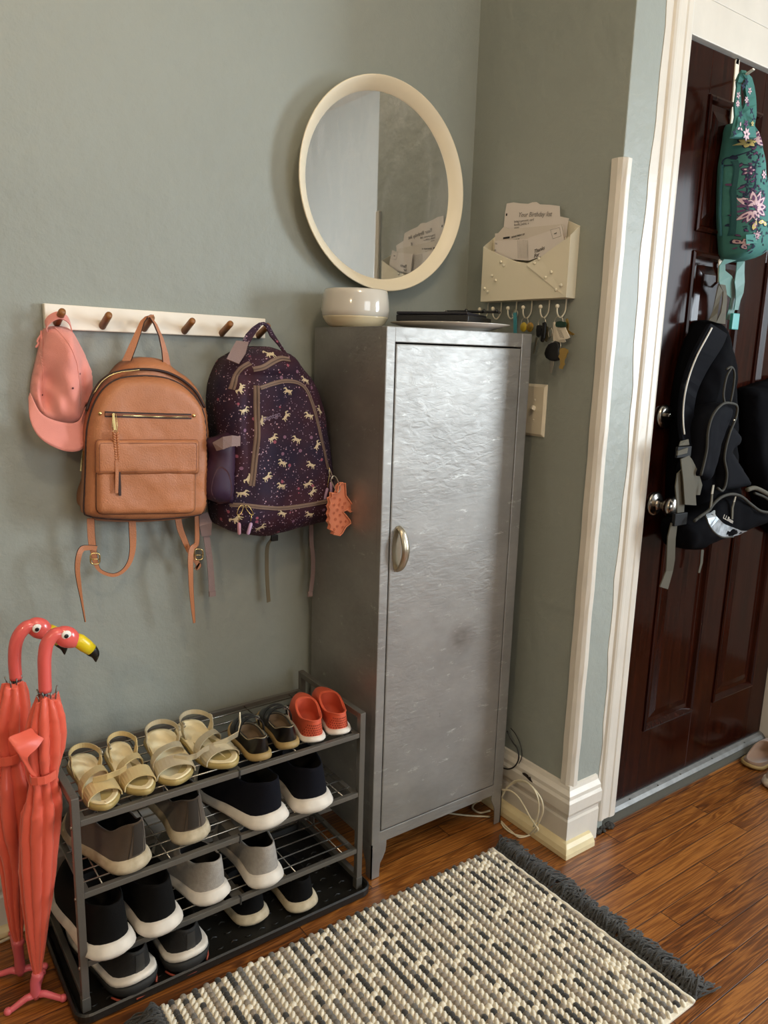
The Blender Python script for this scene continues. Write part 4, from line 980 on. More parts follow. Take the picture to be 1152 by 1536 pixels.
# ================================================================ purple unicorn backpack on the sixth peg
def galaxy():
    m = mat('purple_galaxy_print', '#2c1430', rough=.75, bump=.4, bscale=700)
    nt = m.node_tree; b = nt.nodes['Principled BSDF']; L = nt.links.new; N = nt.nodes.new
    tc = N('ShaderNodeTexCoord'); n = N('ShaderNodeTexNoise'); n.inputs['Scale'].default_value = 9; n.inputs['Detail'].default_value = 3; L(tc.outputs['Object'], n.inputs[0])
    r = N('ShaderNodeValToRGB'); L(n.outputs['Fac'], r.inputs[0]); r.color_ramp.elements[0].position = .35; r.color_ramp.elements[0].color = lin('#1f1232'); r.color_ramp.elements[1].position = .65; r.color_ramp.elements[1].color = lin('#3c1426')
    cur = r.outputs[0]
    mp = N('ShaderNodeMapping'); mp.inputs['Scale'].default_value = (1, .8, 1); L(tc.outputs['Object'], mp.inputs[0])
    for sc, rad, c1, rnd in ((150, .17, '#b09ab0', 1.), (74, .13, '#c9a3b0', 1.), (30, .12, '#a2566a', .9)):
        v = N('ShaderNodeTexVoronoi'); v.voronoi_dimensions = '3D'; v.inputs['Scale'].default_value = sc; v.inputs['Randomness'].default_value = rnd; L(mp.outputs[0], v.inputs['Vector'])
        c = N('ShaderNodeMath'); c.operation = 'LESS_THAN'; L(v.outputs['Distance'], c.inputs[0]); c.inputs[1].default_value = rad
        mx = N('ShaderNodeMix'); mx.data_type = 'RGBA'; L(c.outputs[0], mx.inputs[0]); L(cur, mx.inputs[6]); mx.inputs[7].default_value = lin(c1); cur = mx.outputs[2]
    L(cur, b.inputs['Base Color']); return m
M['galaxy'] = galaxy()
M['taupe_web'] = mat('taupe_webbing', '#8d7876', rough=.8, bump=.6, bscale=600)
M['zip_tape'] = mat('taupe_zip_tape', '#8a7468', rough=.75, bump=.5, bscale=900)
M['zip_dark'] = mat('dark_zip_teeth', '#5a4a44', rough=.5)
M['unicorn'] = mat('cream_print', '#d8c8a8', rough=.7); M['mauve'] = mat('mauve_print', '#8a6580', rough=.7)
M['mesh_pocket'] = mat('plum_mesh', '#2a1434', rough=.6, var2='#3d1a2c', vscale=6); M['rose'] = mat('dusty_rose_patch', '#43202a', rough=.6)
M['lilac'] = mat('lilac_rubber', '#b896b4', rough=.4); M['pinkr'] = mat('pink_rubber', '#b88490', rough=.4)
K2 = K(290, 460, 3.341); K4 = K(300, 480, 5.009); K5 = K(300, 680, 4.8)
pb = thing('school_backpack', 'dark purple unicorn-print backpack hanging on the rightmost peg', 'backpack', (.87, 1.65, .93))
out = [(128, 268), (170, 242), (240, 212), (330, 198), (400, 212), (470, 240), (520, 298), (572, 352), (612, 425), (642, 520), (658, 610), (675, 700), (692, 800), (706, 890), (712, 960), (702, 1055), (640, 1082), (560, 1093), (450, 1112), (350, 1130), (300, 1135), (200, 1118), (130, 1098), (90, 1068), (76, 1000), (80, 900), (84, 800), (84, 720), (80, 620), (66, 500), (70, 400), (92, 330)]
YP = 1.600
def pbump(x, z, d):
    e = min(1, d/.02); w = .010*noise3((x*1.2, 7., z*.6), 11)+.0035*noise3((x, 9., z*.7), 30)
    gx, gz = pcr; w -= .016*math.exp(-((x-gx)/.012)**2-((z-gz)/.10)**2)
    w -= .012*math.exp(-((z-pz0)/.010)**2)*math.exp(-((x-pz1)/.10)**2)
    return e*w
pcr = xz(*K2(285, 600), YP); pz0 = xz(*K2(350, 350), YP)[1]; pz1 = xz(*K2(350, 350), YP)[0]
PU = Puff(tr2(K2, out, 1.735, 1.650), 1.737, 1.672, .085, .075, .0065, pbump); B = MB(); PU.mesh(B)
# printed unicorns and planets belong to the cloth
uni = [(-1.0, -.1), (-.72, .18), (-.55, .15), (-.62, .42), (-.98, .62), (-1.05, .48), (-1.32, .40), (-1.22, .66), (-.92, .88), (-.60, .95), (-.40, .62), (0, .42), (.45, .45), (.72, .35), (1.15, .55), (1.25, .30), (.9, .05), (1.05, -.30), (1.15, -.72), (.98, -.70), (.80, -.30), (.55, -.15), (.60, -.75), (.42, -.75), (.32, -.22), (-.30, -.20), (-.52, -.70), (-.70, -.66), (-.58, -.18), (-.80, -.22), (-1.1, -.45), (-1.2, -.32)]
random.seed(2)
def printed(Pf, B, shape, u, v, s, ang, flip, mi, Kf, y0):
    x, z = surf(Pf, Kf, u, v)
    ca, sa = math.cos(ang), math.sin(ang)
    pts = [(x+s*(a*flip*ca-b*sa), z+s*(a*flip*sa+b*ca)) for a, b in shape]
    if all(Pf.inside(*p) for p in pts): Pf.decal(B, pts, mi, .0011)
for u, v, a, f in ((205, 298, -.1, -1), (175, 428, .9, 1), (88, 485, .8, -1), (185, 515, 1.2, 1), (112, 570, -.9, 1), (258, 522, .2, -1), (200, 622, .4, -1), (472, 425, -.15, 1), (560, 370, -.3, 1), (465, 550, .9, -1), (578, 548, -.2, 1), (630, 520, -.8, 1), (400, 660, .4, -1), (515, 668, -.3, 1), (622, 695, .9, -1), (445, 785, -.3, 1), (588, 795, -.3, 1), (372, 855, .5, -1), (440, 900, -.1, 1), (575, 890, .3, -1), (598, 928, .7, -1), (248, 938, .1, -1), (130, 1012, -.8, 1), (443, 1037, -.35, 1), (580, 1043, -.1, 1), (338, 1108, .5, -1), (385, 240, .1, 1), (240, 412, 1.3, 1), (345, 572, 1.3, 1), (278, 862, 1.2, 1), (218, 1065, 1., 1)):
    printed(PU, B, uni, u, v, .0098, a, f, 1, K2, YP)
disc = [(math.cos(k*math.pi/6), math.sin(k*math.pi/6)) for k in range(12)]
for u, v in ((440, 355), (520, 325), (457, 653), (590, 655), (535, 722), (447, 737), (240, 810), (653, 1018), (258, 620), (592, 405), (500, 1075), (140, 465)): printed(PU, B, disc, u, v, .0042, 0, 1, 2, K2, YP)
part('body', B, [M['galaxy'], M['unicorn'], M['mauve']], pb)
def zipline(name, Pf, pts, Kf, y, w=.011, par=None):
    B = MB(); q = ts(Pf, Kf, pts); q = [(p.x, p.y) for p in spline([Vector((a, b, 0)) for a, b in q], 6)]
    Pf.strip(B, q, w, .0025, 0); Pf.strip(B, q, w*.16, .0032, 1); return part(name, B, [M['zip_tape'], M['zip_dark']], par)
zipline('zip', PU, [(292, 898), (304, 800), (316, 700), (322, 600), (318, 480), (316, 395)], K2, YP-.02, .012, pb)
zipline('zip', PU, [(335, 408), (400, 386), (460, 373), (520, 380), (560, 408), (592, 475), (622, 580), (650, 700), (675, 812)], K2, YP-.01, .0095, pb)
zipline('zip', PU, [(193, 415), (208, 362), (240, 310), (285, 282)], K2, YP, .009, pb)
zipline('zip', PU, [(300, 315), (350, 304), (400, 275), (440, 259), (482, 264)], K2, YP, .012, pb)
zipline('zip', PU, [(182, 992), (260, 996), (350, 1006), (450, 1010), (560, 996), (692, 965)], K2, YP-.02, .0105, pb)
# elastic side pocket
pkt = [(100, 688), (160, 664), (236, 662), (232, 980), (205, 1000), (120, 985), (84, 940), (90, 840), (118, 760)]
PM = Puff(tr_(K2, pkt, YP+.0), 1.66, 1.640, .036, .035, .007, lambda x, z, d: min(1, d/.02)*.003*noise3((x, 3, z), 25)); B = MB(); PM.mesh(B)
pp = ts(PM, K2, [(130, 800), (175, 830), (192, 900), (180, 970), (130, 990), (92, 940), (98, 860)])
PM.decal(B, [(p.x, p.y) for p in spline([Vector((a, b, 0)) for a, b in pp], 3, True)], 1); sp2 = part('side_pocket', B, [M['mesh_pocket'], M['rose']], pb)
B = MB(); st = [(k3(K2, 118, 722, YP+.012), k3(K2, 98, 680, YP+.016)), (k3(K2, 150, 715, YP-.008), k3(K2, 150, 652, YP-.006)), (k3(K2, 190, 700, YP-.016), k3(K2, 195, 645, YP-.014)), (k3(K2, 234, 698, YP-.016), k3(K2, 235, 650, YP-.014))]; B.band(st, .003); part('pocket_band', B, M['taupe_web'], sp2)
# grab handle
B = MB()
st = [(k3(K2, 238, 190, 1.640), k3(K2, 275, 200, 1.634)), (k3(K2, 262, 140, 1.648), k3(K2, 300, 150, 1.640)), (k3(K2, 295, 105, 1.656), k3(K2, 322, 118, 1.648)), (k3(K2, 330, 82, 1.664), k3(K2, 342, 92, 1.658)), (k3(K2, 352, 78, 1.668), k3(K2, 352, 90, 1.664)), (k3(K2, 378, 92, 1.666), k3(K2, 362, 98, 1.662)), (k3(K2, 405, 140, 1.660), k3(K2, 385, 148, 1.656)), (k3(K2, 440, 195, 1.652), k3(K2, 425, 192, 1.648)), (k3(K2, 490, 268, 1.642), k3(K2, 476, 262, 1.640))]
B.band(st, .0035); part('grab_handle', B, M['galaxy'], pb)
B = MB(); B.band([(k3(K2, 166, 262, 1.628), k3(K2, 228, 288, 1.618)), (k3(K2, 190, 215, 1.634), k3(K2, 262, 235, 1.622)), (k3(K2, 215, 172, 1.640), k3(K2, 277, 178, 1.630))], .004); 
c = [k3(K2, u, v, 1.6255) for u, v in ((190, 212), (240, 228), (225, 270), (178, 252))]
bx = MB()
for a, b in ((0, 1), (1, 2), (2, 3), (3, 0), (0, 2), (1, 3)): bx.tube([c[a]+Vector((0, -.006, 0)), c[b]+Vector((0, -.006, 0))], .0004, 4)
hp = part('handle_patch', B, M['taupe_web'], pb)
# webbing tails
def web(uvs, w, y, par=pb, Kf=K2, m_=None, name='webbing_strap', side=(1, 0, 0)):
    B = MB(); B.strap(spline([k3(Kf, u, v, y) for u, v in uvs], 5), w, .002, side)
    e = k3(Kf, uvs[-1][0], uvs[-1][1], y); B.box(e.x-w/2-.0005, e.x+w/2+.0005, e.y-.003, e.y+.003, e.z-.001, e.z+.012, bev=.0008)
    return part(name, B, m_ or M['taupe_web'], par)
web([(55, 1040), (60, 1110), (72, 1200), (85, 1300), (95, 1450)], .0155, 1.695)
web([(590, 1090), (592, 1180), (600, 1260), (598, 1350), (585, 1450)], .0120, 1.690)
B = MB(); B.strap(spline([k3(K2, u, v, 1.70) for u, v in ((400, 1120), (395, 1160), (372, 1200), (368, 1290), (372, 1400), (378, 1480))], 5), .0125, .002, (1, .4, 0)); part('webbing_strap', B, mat('olive_webbing', '#746a55', rough=.8), pb)
B = MB(); c = k3(K2, 405, 1155, 1.692); B.box(c.x-.008, c.x+.010, c.y-.004, c.y+.004, c.z-.010, c.z+.006, bev=.002); part('strap_buckle', B, M['fob'], pb)
B = MB(); st = [(k3(K2, 30, 1045, 1.69), k3(K2, 70, 1030, 1.69)), (k3(K2, 30, 1100, 1.68), k3(K2, 92, 1080, 1.68)), (k3(K2, 40, 1150, 1.69), k3(K2, 88, 1145, 1.69))]; B.band(st, .003); part('strap_fold', B, M['taupe_web'], pb)
# zip pulls: wire loops and capsule grips
def capsule(name, p, q, r, mt, par):
    p, q = Vector(p), Vector(q); d = (q-p).normalized(); B = MB(); B.tube([p-d*r, p-d*r*.7, p, q, q+d*r*.7, q+d*r], [r*.1, r*.7, r, r, r*.7, r*.1], 12); return part(name, B, mt, par)
for (a, b, c_, e, mt) in (((243, 1000), (228, 1035), (229, 1090), (230, 1135), M['pinkr']), ((270, 1000), (292, 1035), (288, 1090), (275, 1135), M['lilac'])):
    y = PU.y(*surf(PU, K2, 255, 1000))-.012; B = MB(); A, C_ = k3(K2, *a, y), k3(K2, *b, y)
    lp = [k3(K2, a[0]-10, 1000, y), k3(K2, b[0]-9, 1038, y), k3(K2, b[0]+9, 1040, y), k3(K2, a[0]+8, 1000, y)]; B.tube(spline(lp, 4, True), .0011, 6, loop=True)
    B.tube([k3(K2, b[0], 1038, y-.001), k3(K2, c_[0], c_[1]-15, y-.002)], .0012, 6)
    zo = part('zip_pull', B, M['brass'], pb); capsule('pull_grip', k3(K2, *c_, y-.002), k3(K2, *e, y-.002), .0042, mt, zo)
y = PU.y(*xz(*K2(680, 900), YP))-.010
B = MB(); B.tube([k3(K2, u, v, y) for u, v in ((680, 805), (684, 830), (676, 880), (672, 905))], .0014, 6); zo = part('zip_pull', B, M['brass'], pb); capsule('pull_grip', k3(K2, 671, 915, y), k3(K2, 660, 960, y), .0036, M['lilac'], zo)
capsule('pull_grip', k3(K2, 690, 885, y), k3(K2, 690, 935, y), .0034, M['lilac'], zo)
# brand lettering on the front
lp = k3(K2, 358, 575, YP-.05); yb2 = min(PU.y(*xz(*K2(u, 560), YP-.04)) for u in (345, 360, 390, 420, 450, 465))-.006; lp = k3(K2, 352, 576, yb2)
b = k3(K2, 460, 540, yb2); lettering('lettering', 'bentgo', .0165, lp, (b-lp), (0, 0, 1), mat('grey_lettering', '#85738a', rough=.6), pb, .0006)
# fidget keychain shaped like a horse head, clipped to the zip
M['coral'] = mat('coral_silicone', '#e08a68', rough=.55); M['coral_in'] = mat('coral_silicone_recess', '#c06a4c', rough=.6)
kc = thing('fidget_keychain', 'coral horse-head pop fidget toy clipped to the purple backpack', 'keychain', (.95, 1.535, .88))
yk = 1.530
hh = [(742, 885), (762, 885), (765, 945), (785, 975), (800, 995), (797, 1025), (785, 1030), (770, 1018), (750, 1028), (765, 1045), (785, 1070), (790, 1085), (765, 1105), (748, 1135), (735, 1148), (700, 1140), (708, 1128), (685, 1115), (692, 1095), (680, 1078), (688, 1060), (680, 1040), (688, 1020), (682, 1002), (690, 985), (684, 962), (698, 955), (696, 935), (722, 938), (728, 900)]
o = [k3(K2, u, v, yk) for u, v in hh]; B = MB(); B.poly([p+Vector((0, .004, 0)) for p in o], (0, .009, 0))
B.tube(o, .0016, 6, loop=True); B.tube([p+Vector((0, .012, 0)) for p in o], .0016, 6, loop=True)
hb = part('body', B, M['coral'], kc, label='coral moulded horse-head outline')
B = MB()
for u, v in ((708, 960), (735, 968), (705, 995), (730, 992), (760, 985), (722, 1020), (748, 1005), (705, 1035), (735, 1045), (712, 1065), (740, 1078), (765, 1075), (722, 1100), (706, 1118), (785, 1005), (748, 1105)):
    c = k3(K2, u, v, yk+.0035); B.tube([c+Vector((.0042*math.cos(a), 0, .0046*math.sin(a))) for a in [k*math.pi/3+.5 for k in range(6)]], .0007, 5, loop=True); B.ball(c+Vector((0, .0012, 0)), .0036, mi=1, u=10, v=6, sc=(1, .4, 1.05))
part('bubbles', B, [M['coral'], M['coral_in']], hb, kind='stuff')
B = MB(); B.tube(spline([k3(K2, u, v, yk+.003) for u, v in ((690, 868), (702, 848), (718, 860), (735, 905), (728, 930), (716, 925), (700, 890))], 4, True), .0013, 7, loop=True)
B.tube(spline([k3(K2, u, v, yk+.003) for u, v in ((683, 815), (680, 835), (692, 855), (700, 862), (694, 840))], 4, True), .0011, 7, loop=True); part('clip', B, M['silver'], kc)
# ================================================================ over-door hook strip
K7 = K(940, 60, 3.34); K8 = K(940, 440, 3.34); KA = K(1050, 90, 7.314); KC = K(1050, 280, 6.98); KB = K(1000, 600, 5.118)
M['hook'] = mat('white_hook_steel', '#ddd4c2', rough=.35)
dh = thing('over_door_hook', 'white steel strip hooked over the top of the brown door', 'door hook', (2.0, DY, 1.4))
B = MB(); B.band([(at(*KA(388, 0), 1, DY-.002), at(*KA(430, 0), 1, DY-.002)), (at(*KA(372, 225), 1, DY-.002), at(*KA(412, 225), 1, DY-.002)), (at(*KA(345, 560), 1, DY-.002), at(*KA(385, 560), 1, DY-.002)), (at(*KA(318, 880), 1, DY-.002), at(*KA(358, 880), 1, DY-.002)), (at(*KC(205, 400), 1, DY-.002), at(*KC(240, 400), 1, DY-.002)), (at(*KC(190, 1000), 1, DY-.002), at(*KC(222, 1000), 1, DY-.002))], .003)
ft = at(*KA(409, 0), 1, DY-.002); B.box(ft.x-.0065, ft.x+.0065, DY-.0035, DY+.012, 2.094, 2.0965)
B.box(ft.x-.0065, ft.x+.0065, DY-.0035, DY-.0005, ft.z-.01, 2.0965); part('strip', B, M['hook'], dh)
hk = at(*KA(470, 205), 1, DY-.06)
B = MB(); a = at(*KA(400, 225), 1, DY-.004); b = at(*KA(590, 100), 1, DY-.115)
B.strap([a, at(*KA(460, 210), 1, DY-.045), at(*KA(520, 150), 1, DY-.085), b], .010, .003, (1, 0, 0)); part('hook_arm', B, M['hook'], dh)
B = MB(); a2 = at(*KC(205, 1000), 1, DY-.004); B.strap([a2, a2+Vector((.002, -.015, -.012)), a2+Vector((.003, -.03, -.008)), a2+Vector((.004, -.038, .006))], .010, .003, (1, 0, 0)); part('hook_arm', B, M['hook'], dh)
# ================================================================ teal sling bag with flowers
M['teal'] = mat('teal_cotton', '#38726a', rough=.8, bump=.4, bscale=800, var=.07, vscale=10)
M['teal_dk'] = mat('dark_teal_trim', '#164a4c', rough=.7); M['teal_satin'] = mat('teal_satin', '#2c655d', rough=.38, spec=.5, sheen=.4)
M['inkblue'] = mat('navy_print', '#14203c', rough=.8); M['petal'] = mat('pale_pink_print', '#cdb0b6', rough=.8); M['yel'] = mat('pale_yellow_print', '#cfc07c', rough=.8); M['plum'] = mat('plum_print', '#5c3a5e', rough=.8)
TM = [M['teal'], M['inkblue'], M['petal'], M['yel'], M['plum'], M['teal_dk']]
YT = DY-.085
tb = thing('sling_bag', 'teal floral sling bag hanging from the upper door hook', 'bag', (2.0, DY-.05, 1.62))
def k7(u, v, y): return at(*K7(u, v), 1, y)
tout = [(535, 440), (560, 412), (600, 408), (640, 455), (690, 555), (718, 640), (738, 740), (745, 860), (740, 1000), (726, 1078), (620, 1108), (560, 1108), (492, 1090), (474, 1010), (463, 900), (465, 760), (476, 640), (498, 565), (518, 500)]
PT = Puff(tr2(K7, tout, DY-.012, DY-.088), DY-.004, DY-.022, .075, .055, .0065, lambda x, z, d: min(1, d/.015)*.004*noise3((x, 4, z), 18))
B = MB(); PT.mesh(B)
def petal(Pf, B, u, v, ang, l, w, Kf, y0, rim=1, fill=2, core=None):
    x, z = surf(Pf, Kf, u, v); t = Vector((math.cos(ang), math.sin(ang))); n = Vector((-t.y, t.x))
    def shape(l, w, o=0):
        return [(x+t.x*(o+a*l)+n.x*b*w, z+t.y*(o+a*l)+n.y*b*w) for a, b in ((0, 0), (.22, .38), (.5, .5), (.8, .28), (1, 0), (.8, -.28), (.5, -.5), (.22, -.38))]
    for s, mi, of in ((1, rim, .0012), (.78, fill, .0018), (.34, core, .0023)):
        if mi is None: continue
        q = shape(l*s, w*s*(.92 if s < 1 else 1), l*(1-s)*.55)
        if all(Pf.inside(*p) for p in q): Pf.decal(B, q, mi, of)
def flower(Pf, B, u, v, n, l, w, Kf, y0, a0=.2, spread=2*math.pi, fill=2, core=4):
    for k in range(n): petal(Pf, B, u, v, a0+spread*k/n, l, w, Kf, y0, 1, fill, core)
for a in (.15, .75, 1.35, 1.9, 2.5, 3.0, 5.9, 3.5): petal(PT, B, 640, 840, a, .046, .021, K7, YT, 4, 2, 4)
for a in (4.1, 4.6, 5.2): petal(PT, B, 628, 850, a, .034, .015, K7, YT, 4, 2, 4)
for a in (.4, 1.1, 1.7, 2.4, 3.0, -.2): petal(PT, B, 600, 515, a, .034, .016, K7, YT, 4, 2, 4)
flower(PT, B, 605, 515, 6, .014, .010, K7, YT, fill=3, core=None)
flower(PT, B, 612, 655, 5, .014, .010, K7, YT, fill=4, core=2); flower(PT, B, 685, 675, 6, .014, .008, K7, YT, core=None); flower(PT, B, 565, 880, 5, .014, .009, K7, YT, core=None)
flower(PT, B, 565, 990, 8, .014, .007, K7, YT, core=4); flower(PT, B, 510, 1030, 6, .018, .010, K7, YT, fill=2); flower(PT, B, 580, 1015, 6, .012, .007, K7, YT, core=None)
petal(PT, B, 628, 960, 1.6, .030, .015, K7, YT, 1, 3, 2); petal(PT, B, 650, 915, .2, .030, .015, K7, YT, 1, 3, 2); petal(PT, B, 700, 930, 2.9, .026, .014, K7, YT, 1, 3, 2)
for stem in ([(600, 850), (598, 780), (580, 720), (585, 670), (600, 640)], [(598, 780), (560, 730), (560, 650), (575, 600), (620, 560), (640, 545)], [(560, 650), (545, 600), (560, 565)], [(640, 900), (632, 880)]):
    q = ts(PT, K7, stem); PT.strip(B, [(p.x, p.y) for p in spline([Vector((a, b, 0)) for a, b in q], 4)], .0028, .0009, 1)
random.seed(9)
for _ in range(230):
    u, v = random.uniform(480, 735), random.uniform(480, 1090)
    petal(PT, B, u, v, random.uniform(0, 6.28), random.uniform(.008, .014), random.uniform(.004, .006), K7, YT, 1, random.choice([None, None, None, 5, 4]), None)
# zip track down the left
q = ts(PT, K7, [(545, 612), (540, 720), (528, 860), (520, 975)]); PT.strip(B, q, .010, .003, 5); q = ts(PT, K7, [(500, 612), (492, 760), (492, 900), (500, 980)]); PT.strip(B, q, .004, .003, 5)
body_ = part('body', B, TM, tb)
B = MB(); yy = PT.y(*surf(PT, K7, 640, 1000))-.003; B.poly([k7(598, 975, yy), k7(680, 970, yy), k7(682, 1015, yy), k7(600, 1022, yy)], (0, .0015, 0)); lbp = part('label_patch', B, M['teal'], tb)
lettering('lettering', 'vera bradley', .0058, k7(606, 1005, yy-.0008), (1, 0, .02), (0, 0, 1), M['inkblue'], lbp, .0002); B = MB(); B.ball(k7(640, 985, yy-.0006), .0022, u=8, v=5, sc=(1, .3, 1.2)); part('emblem', B, M['inkblue'], lbp)
# gathered shoulder strap over the hook
def wideband(Kf, st, th=.004):
    B = MB(); B.band([(at(*Kf(*a), 1, y), at(*Kf(*b), 1, y2)) for a, b, y, y2 in st], th); return B
yk_ = DY-.055
Bs = wideband(KA, [((330, 850), (480, 850), yk_-.015, yk_-.035), ((350, 740), (500, 740), yk_-.010, yk_-.03), ((378, 620), (480, 640), yk_-.008, yk_-.020), ((372, 500), (445, 500), yk_-.006, yk_-.012), ((385, 400), (440, 390), yk_, yk_-.006), ((400, 300), (438, 300), yk_, yk_-.004), ((395, 235), (450, 240), yk_, yk_-.006)], .006)
part('shoulder_strap', Bs, M['teal'], tb)
Bs = wideband(KA, [((400, 235), (450, 245), yk_-.004, yk_-.006), ((425, 165), (470, 205), yk_-.010, yk_-.012), ((455, 125), (500, 200), yk_-.018, yk_-.016), ((510, 125), (510, 215), yk_-.024, yk_-.018), ((555, 190), (490, 250), yk_-.022, yk_-.015), ((582, 280), (485, 320), yk_-.020, yk_-.010), ((600, 400), (500, 420), yk_-.018, yk_-.008), ((606, 500), (470, 530), yk_-.020, yk_-.008), ((605, 620), (400, 640), yk_-.025, yk_-.012), ((585, 720), (390, 740), yk_-.03, yk_-.018), ((600, 860), (340, 850), yk_-.03, yk_-.028)], .010)
ss_ = part('shoulder_strap', Bs, M['teal'], tb)
B = MB()
class Flat:
    def __init__(s, y): s.ye = y
    def y(s, x, z): return s.ye
    def inside(s, x, z): return True
    decal = Puff.decal; on = Puff.on
FT = Flat(yk_-.034)
for (u, v, n, l, mi) in ((505, 440, 6, .010, 2), (408, 480, 7, .010, 2), (415, 390, 5, .010, 2), (540, 340, 5, .010, 2), (505, 240, 5, .010, 1), (520, 480, 5, .009, 4), (560, 560, 4, .010, 1), (440, 600, 5, .011, 1), (500, 700, 5, .011, 4), (570, 700, 5, .008, 3), (435, 740, 3, .014, 2), (375, 800, 4, .010, 1), (585, 640, 3, .010, 1), (505, 815, 7, .018, 2), (470, 290, 4, .010, 1)):
    flower(FT, B, u, v, n, l, l*.55, KA, yk_-.034, a0=u*.1, fill=mi, core=None)
part('strap_print', B, TM, ss_, kind='stuff')
# satin adjusting strap and buckle below
def kc(u, v, y): return at(*KC(u, v), 1, y)
B = MB(); ysn = DY-.045
B.band([(kc(250, 760, ysn), kc(380, 770, ysn)), (kc(200, 830, ysn-.006), kc(262, 815, ysn)), (kc(195, 910, ysn-.012), kc(262, 880, ysn-.004)), (kc(197, 1000, ysn-.014), kc(330, 935, ysn-.006)), (kc(235, 1090, ysn-.010), kc(362, 1010, ysn-.002)), (kc(320, 1170, ysn), kc(385, 1120, ysn+.002)), (kc(305, 1260, ysn+.004), kc(372, 1240, ysn+.004)), (kc(265, 1390, ysn+.008), kc(335, 1400, ysn+.008))], .0022)
sa = part('adjusting_strap', B, M['teal_satin'], tb)
B = MB(); B.band([(kc(385, 790, ysn-.004), kc(465, 780, ysn-.008)), (kc(375, 900, ysn-.010), kc(462, 900, ysn-.012)), (kc(360, 1000, ysn-.014), kc(465, 1000, ysn-.014)), (kc(370, 1080, ysn-.014), kc(452, 1110, ysn-.012)), (kc(372, 1180, ysn-.010), kc(420, 1190, ysn-.010)), (kc(355, 1290, ysn-.008), kc(398, 1290, ysn-.008))], .0022); part('adjusting_strap', B, M['teal_satin'], tb)
B = MB(); B.box(*sorted((kc(330, 1340, ysn-.008).x, kc(398, 1340, ysn-.008).x)), ysn-.014, ysn-.004, kc(360, 1500, ysn).z, kc(360, 1330, ysn).z, bev=.002); part('clip_buckle', B, mat('teal_plastic', '#3a8f8c', rough=.35), tb)
# ================================================================ black daypack on the lower hook
M['nylon'] = mat('black_nylon', '#050508', rough=.85, spec=.06, bump=.5, bscale=900); M['nylon_navy'] = mat('dark_navy_nylon', '#08090f', rough=.8, spec=.1, bump=.4, bscale=900)
M['olive'] = mat('olive_grey_webbing', '#4d483b', rough=.8, bump=.5, bscale=700); M['olive_dk'] = mat('dark_olive_binding', '#2a2820', rough=.8)
M['reflect'] = mat('silver_reflective_fabric', '#b9c0c6', rough=.35, metal=.3, var2='#7b8288', vscale=60); M['whitepipe'] = mat('white_piping', '#c9c7c0', rough=.5); M['blackplastic'] = mat('black_buckle_plastic', '#0b0b0c', rough=.6, spec=.2)
dp = thing('daypack', 'black daypack with olive straps hanging from the lower door hook', 'backpack', (2.0, DY-.06, .78))
def k8(u, v, y): return at(*K8(u, v), 1, y)
YB8 = DY-.10
bo = [(408, 150), (450, 135), (502, 138), (548, 200), (582, 290), (596, 400), (592, 520), (585, 640), (590, 760), (600, 880), (620, 1000), (600, 1100), (500, 1190), (420, 1258), (350, 1287), (292, 1278), (255, 1200), (228, 1100), (210, 980), (215, 860), (235, 720), (244, 570), (268, 440), (308, 320), (360, 215)]
PD = Puff(tr2(K8, bo, DY-.012, DY-.095), DY-.003, DY-.020, .080, .07, .008, lambda x, z, d: min(1, d/.02)*(.012*noise3((x, 6, z*.7), 12)+.003*noise3((x, 6, z), 40)))
B = MB(); PD.mesh(B); part('body', B, M['nylon'], dp)
# padded shoulder strap lying across the left
B = MB(); L = [(412, 150), (370, 225), (318, 330), (280, 450), (262, 560), (262, 660), (272, 735)]; R_ = [(498, 205), (470, 270), (400, 380), (345, 500), (330, 620), (335, 720), (350, 800)]
P8 = []
Ls = [(p.x, p.y) for p in spline([Vector((a, b, 0)) for a, b in L], 4)]; Rs = [(p.x, p.y) for p in spline([Vector((a, b, 0)) for a, b in R_], 4)]
for a, b in zip(Ls, Rs):
    f = len(P8)/(len(Ls)-1); yb8 = min(PD.y(*surf(PD, K8, *b)), DY-.060)-.012
    P8.append((k8(*a, yb8+.004), k8(*b, yb8)))
B.band(P8, .012); pst = part('shoulder_strap', B, M['nylon_navy'], dp, bevel=.003)
B = MB(); B.tube(spline([q[0].lerp(q[1], .10)+Vector((0, -.009, 0)) for q in P8[1::3]], 6), .0022, 7); part('reflective_piping', B, M['whitepipe'], pst)
# hanging loop
B = MB(); yl = DY-.05; B.band([(kc(90, 1400, yl-.01), kc(170, 1425, yl-.02)), (kc(130, 1310, yl-.01), kc(185, 1320, yl-.02)), (kc(155, 1200, yl-.01), kc(200, 1200, yl-.015)), (kc(180, 1080, yl-.01), kc(235, 1090, yl-.01)), (kc(195, 1020, yl-.01), kc(260, 1040, yl-.01))], .003)
B.band([(kc(165, 1425, yl-.02), kc(262, 1440, yl-.02)), (kc(215, 1320, yl-.02), kc(265, 1330, yl-.02)), (kc(235, 1200, yl-.015), kc(278, 1200, yl-.015)), (kc(240, 1100, yl-.01), kc(275, 1110, yl-.01)), (kc(200, 1020, yl-.012), kc(262, 1030, yl-.012))], .003); part('haul_loop', B, M['olive'], dp)
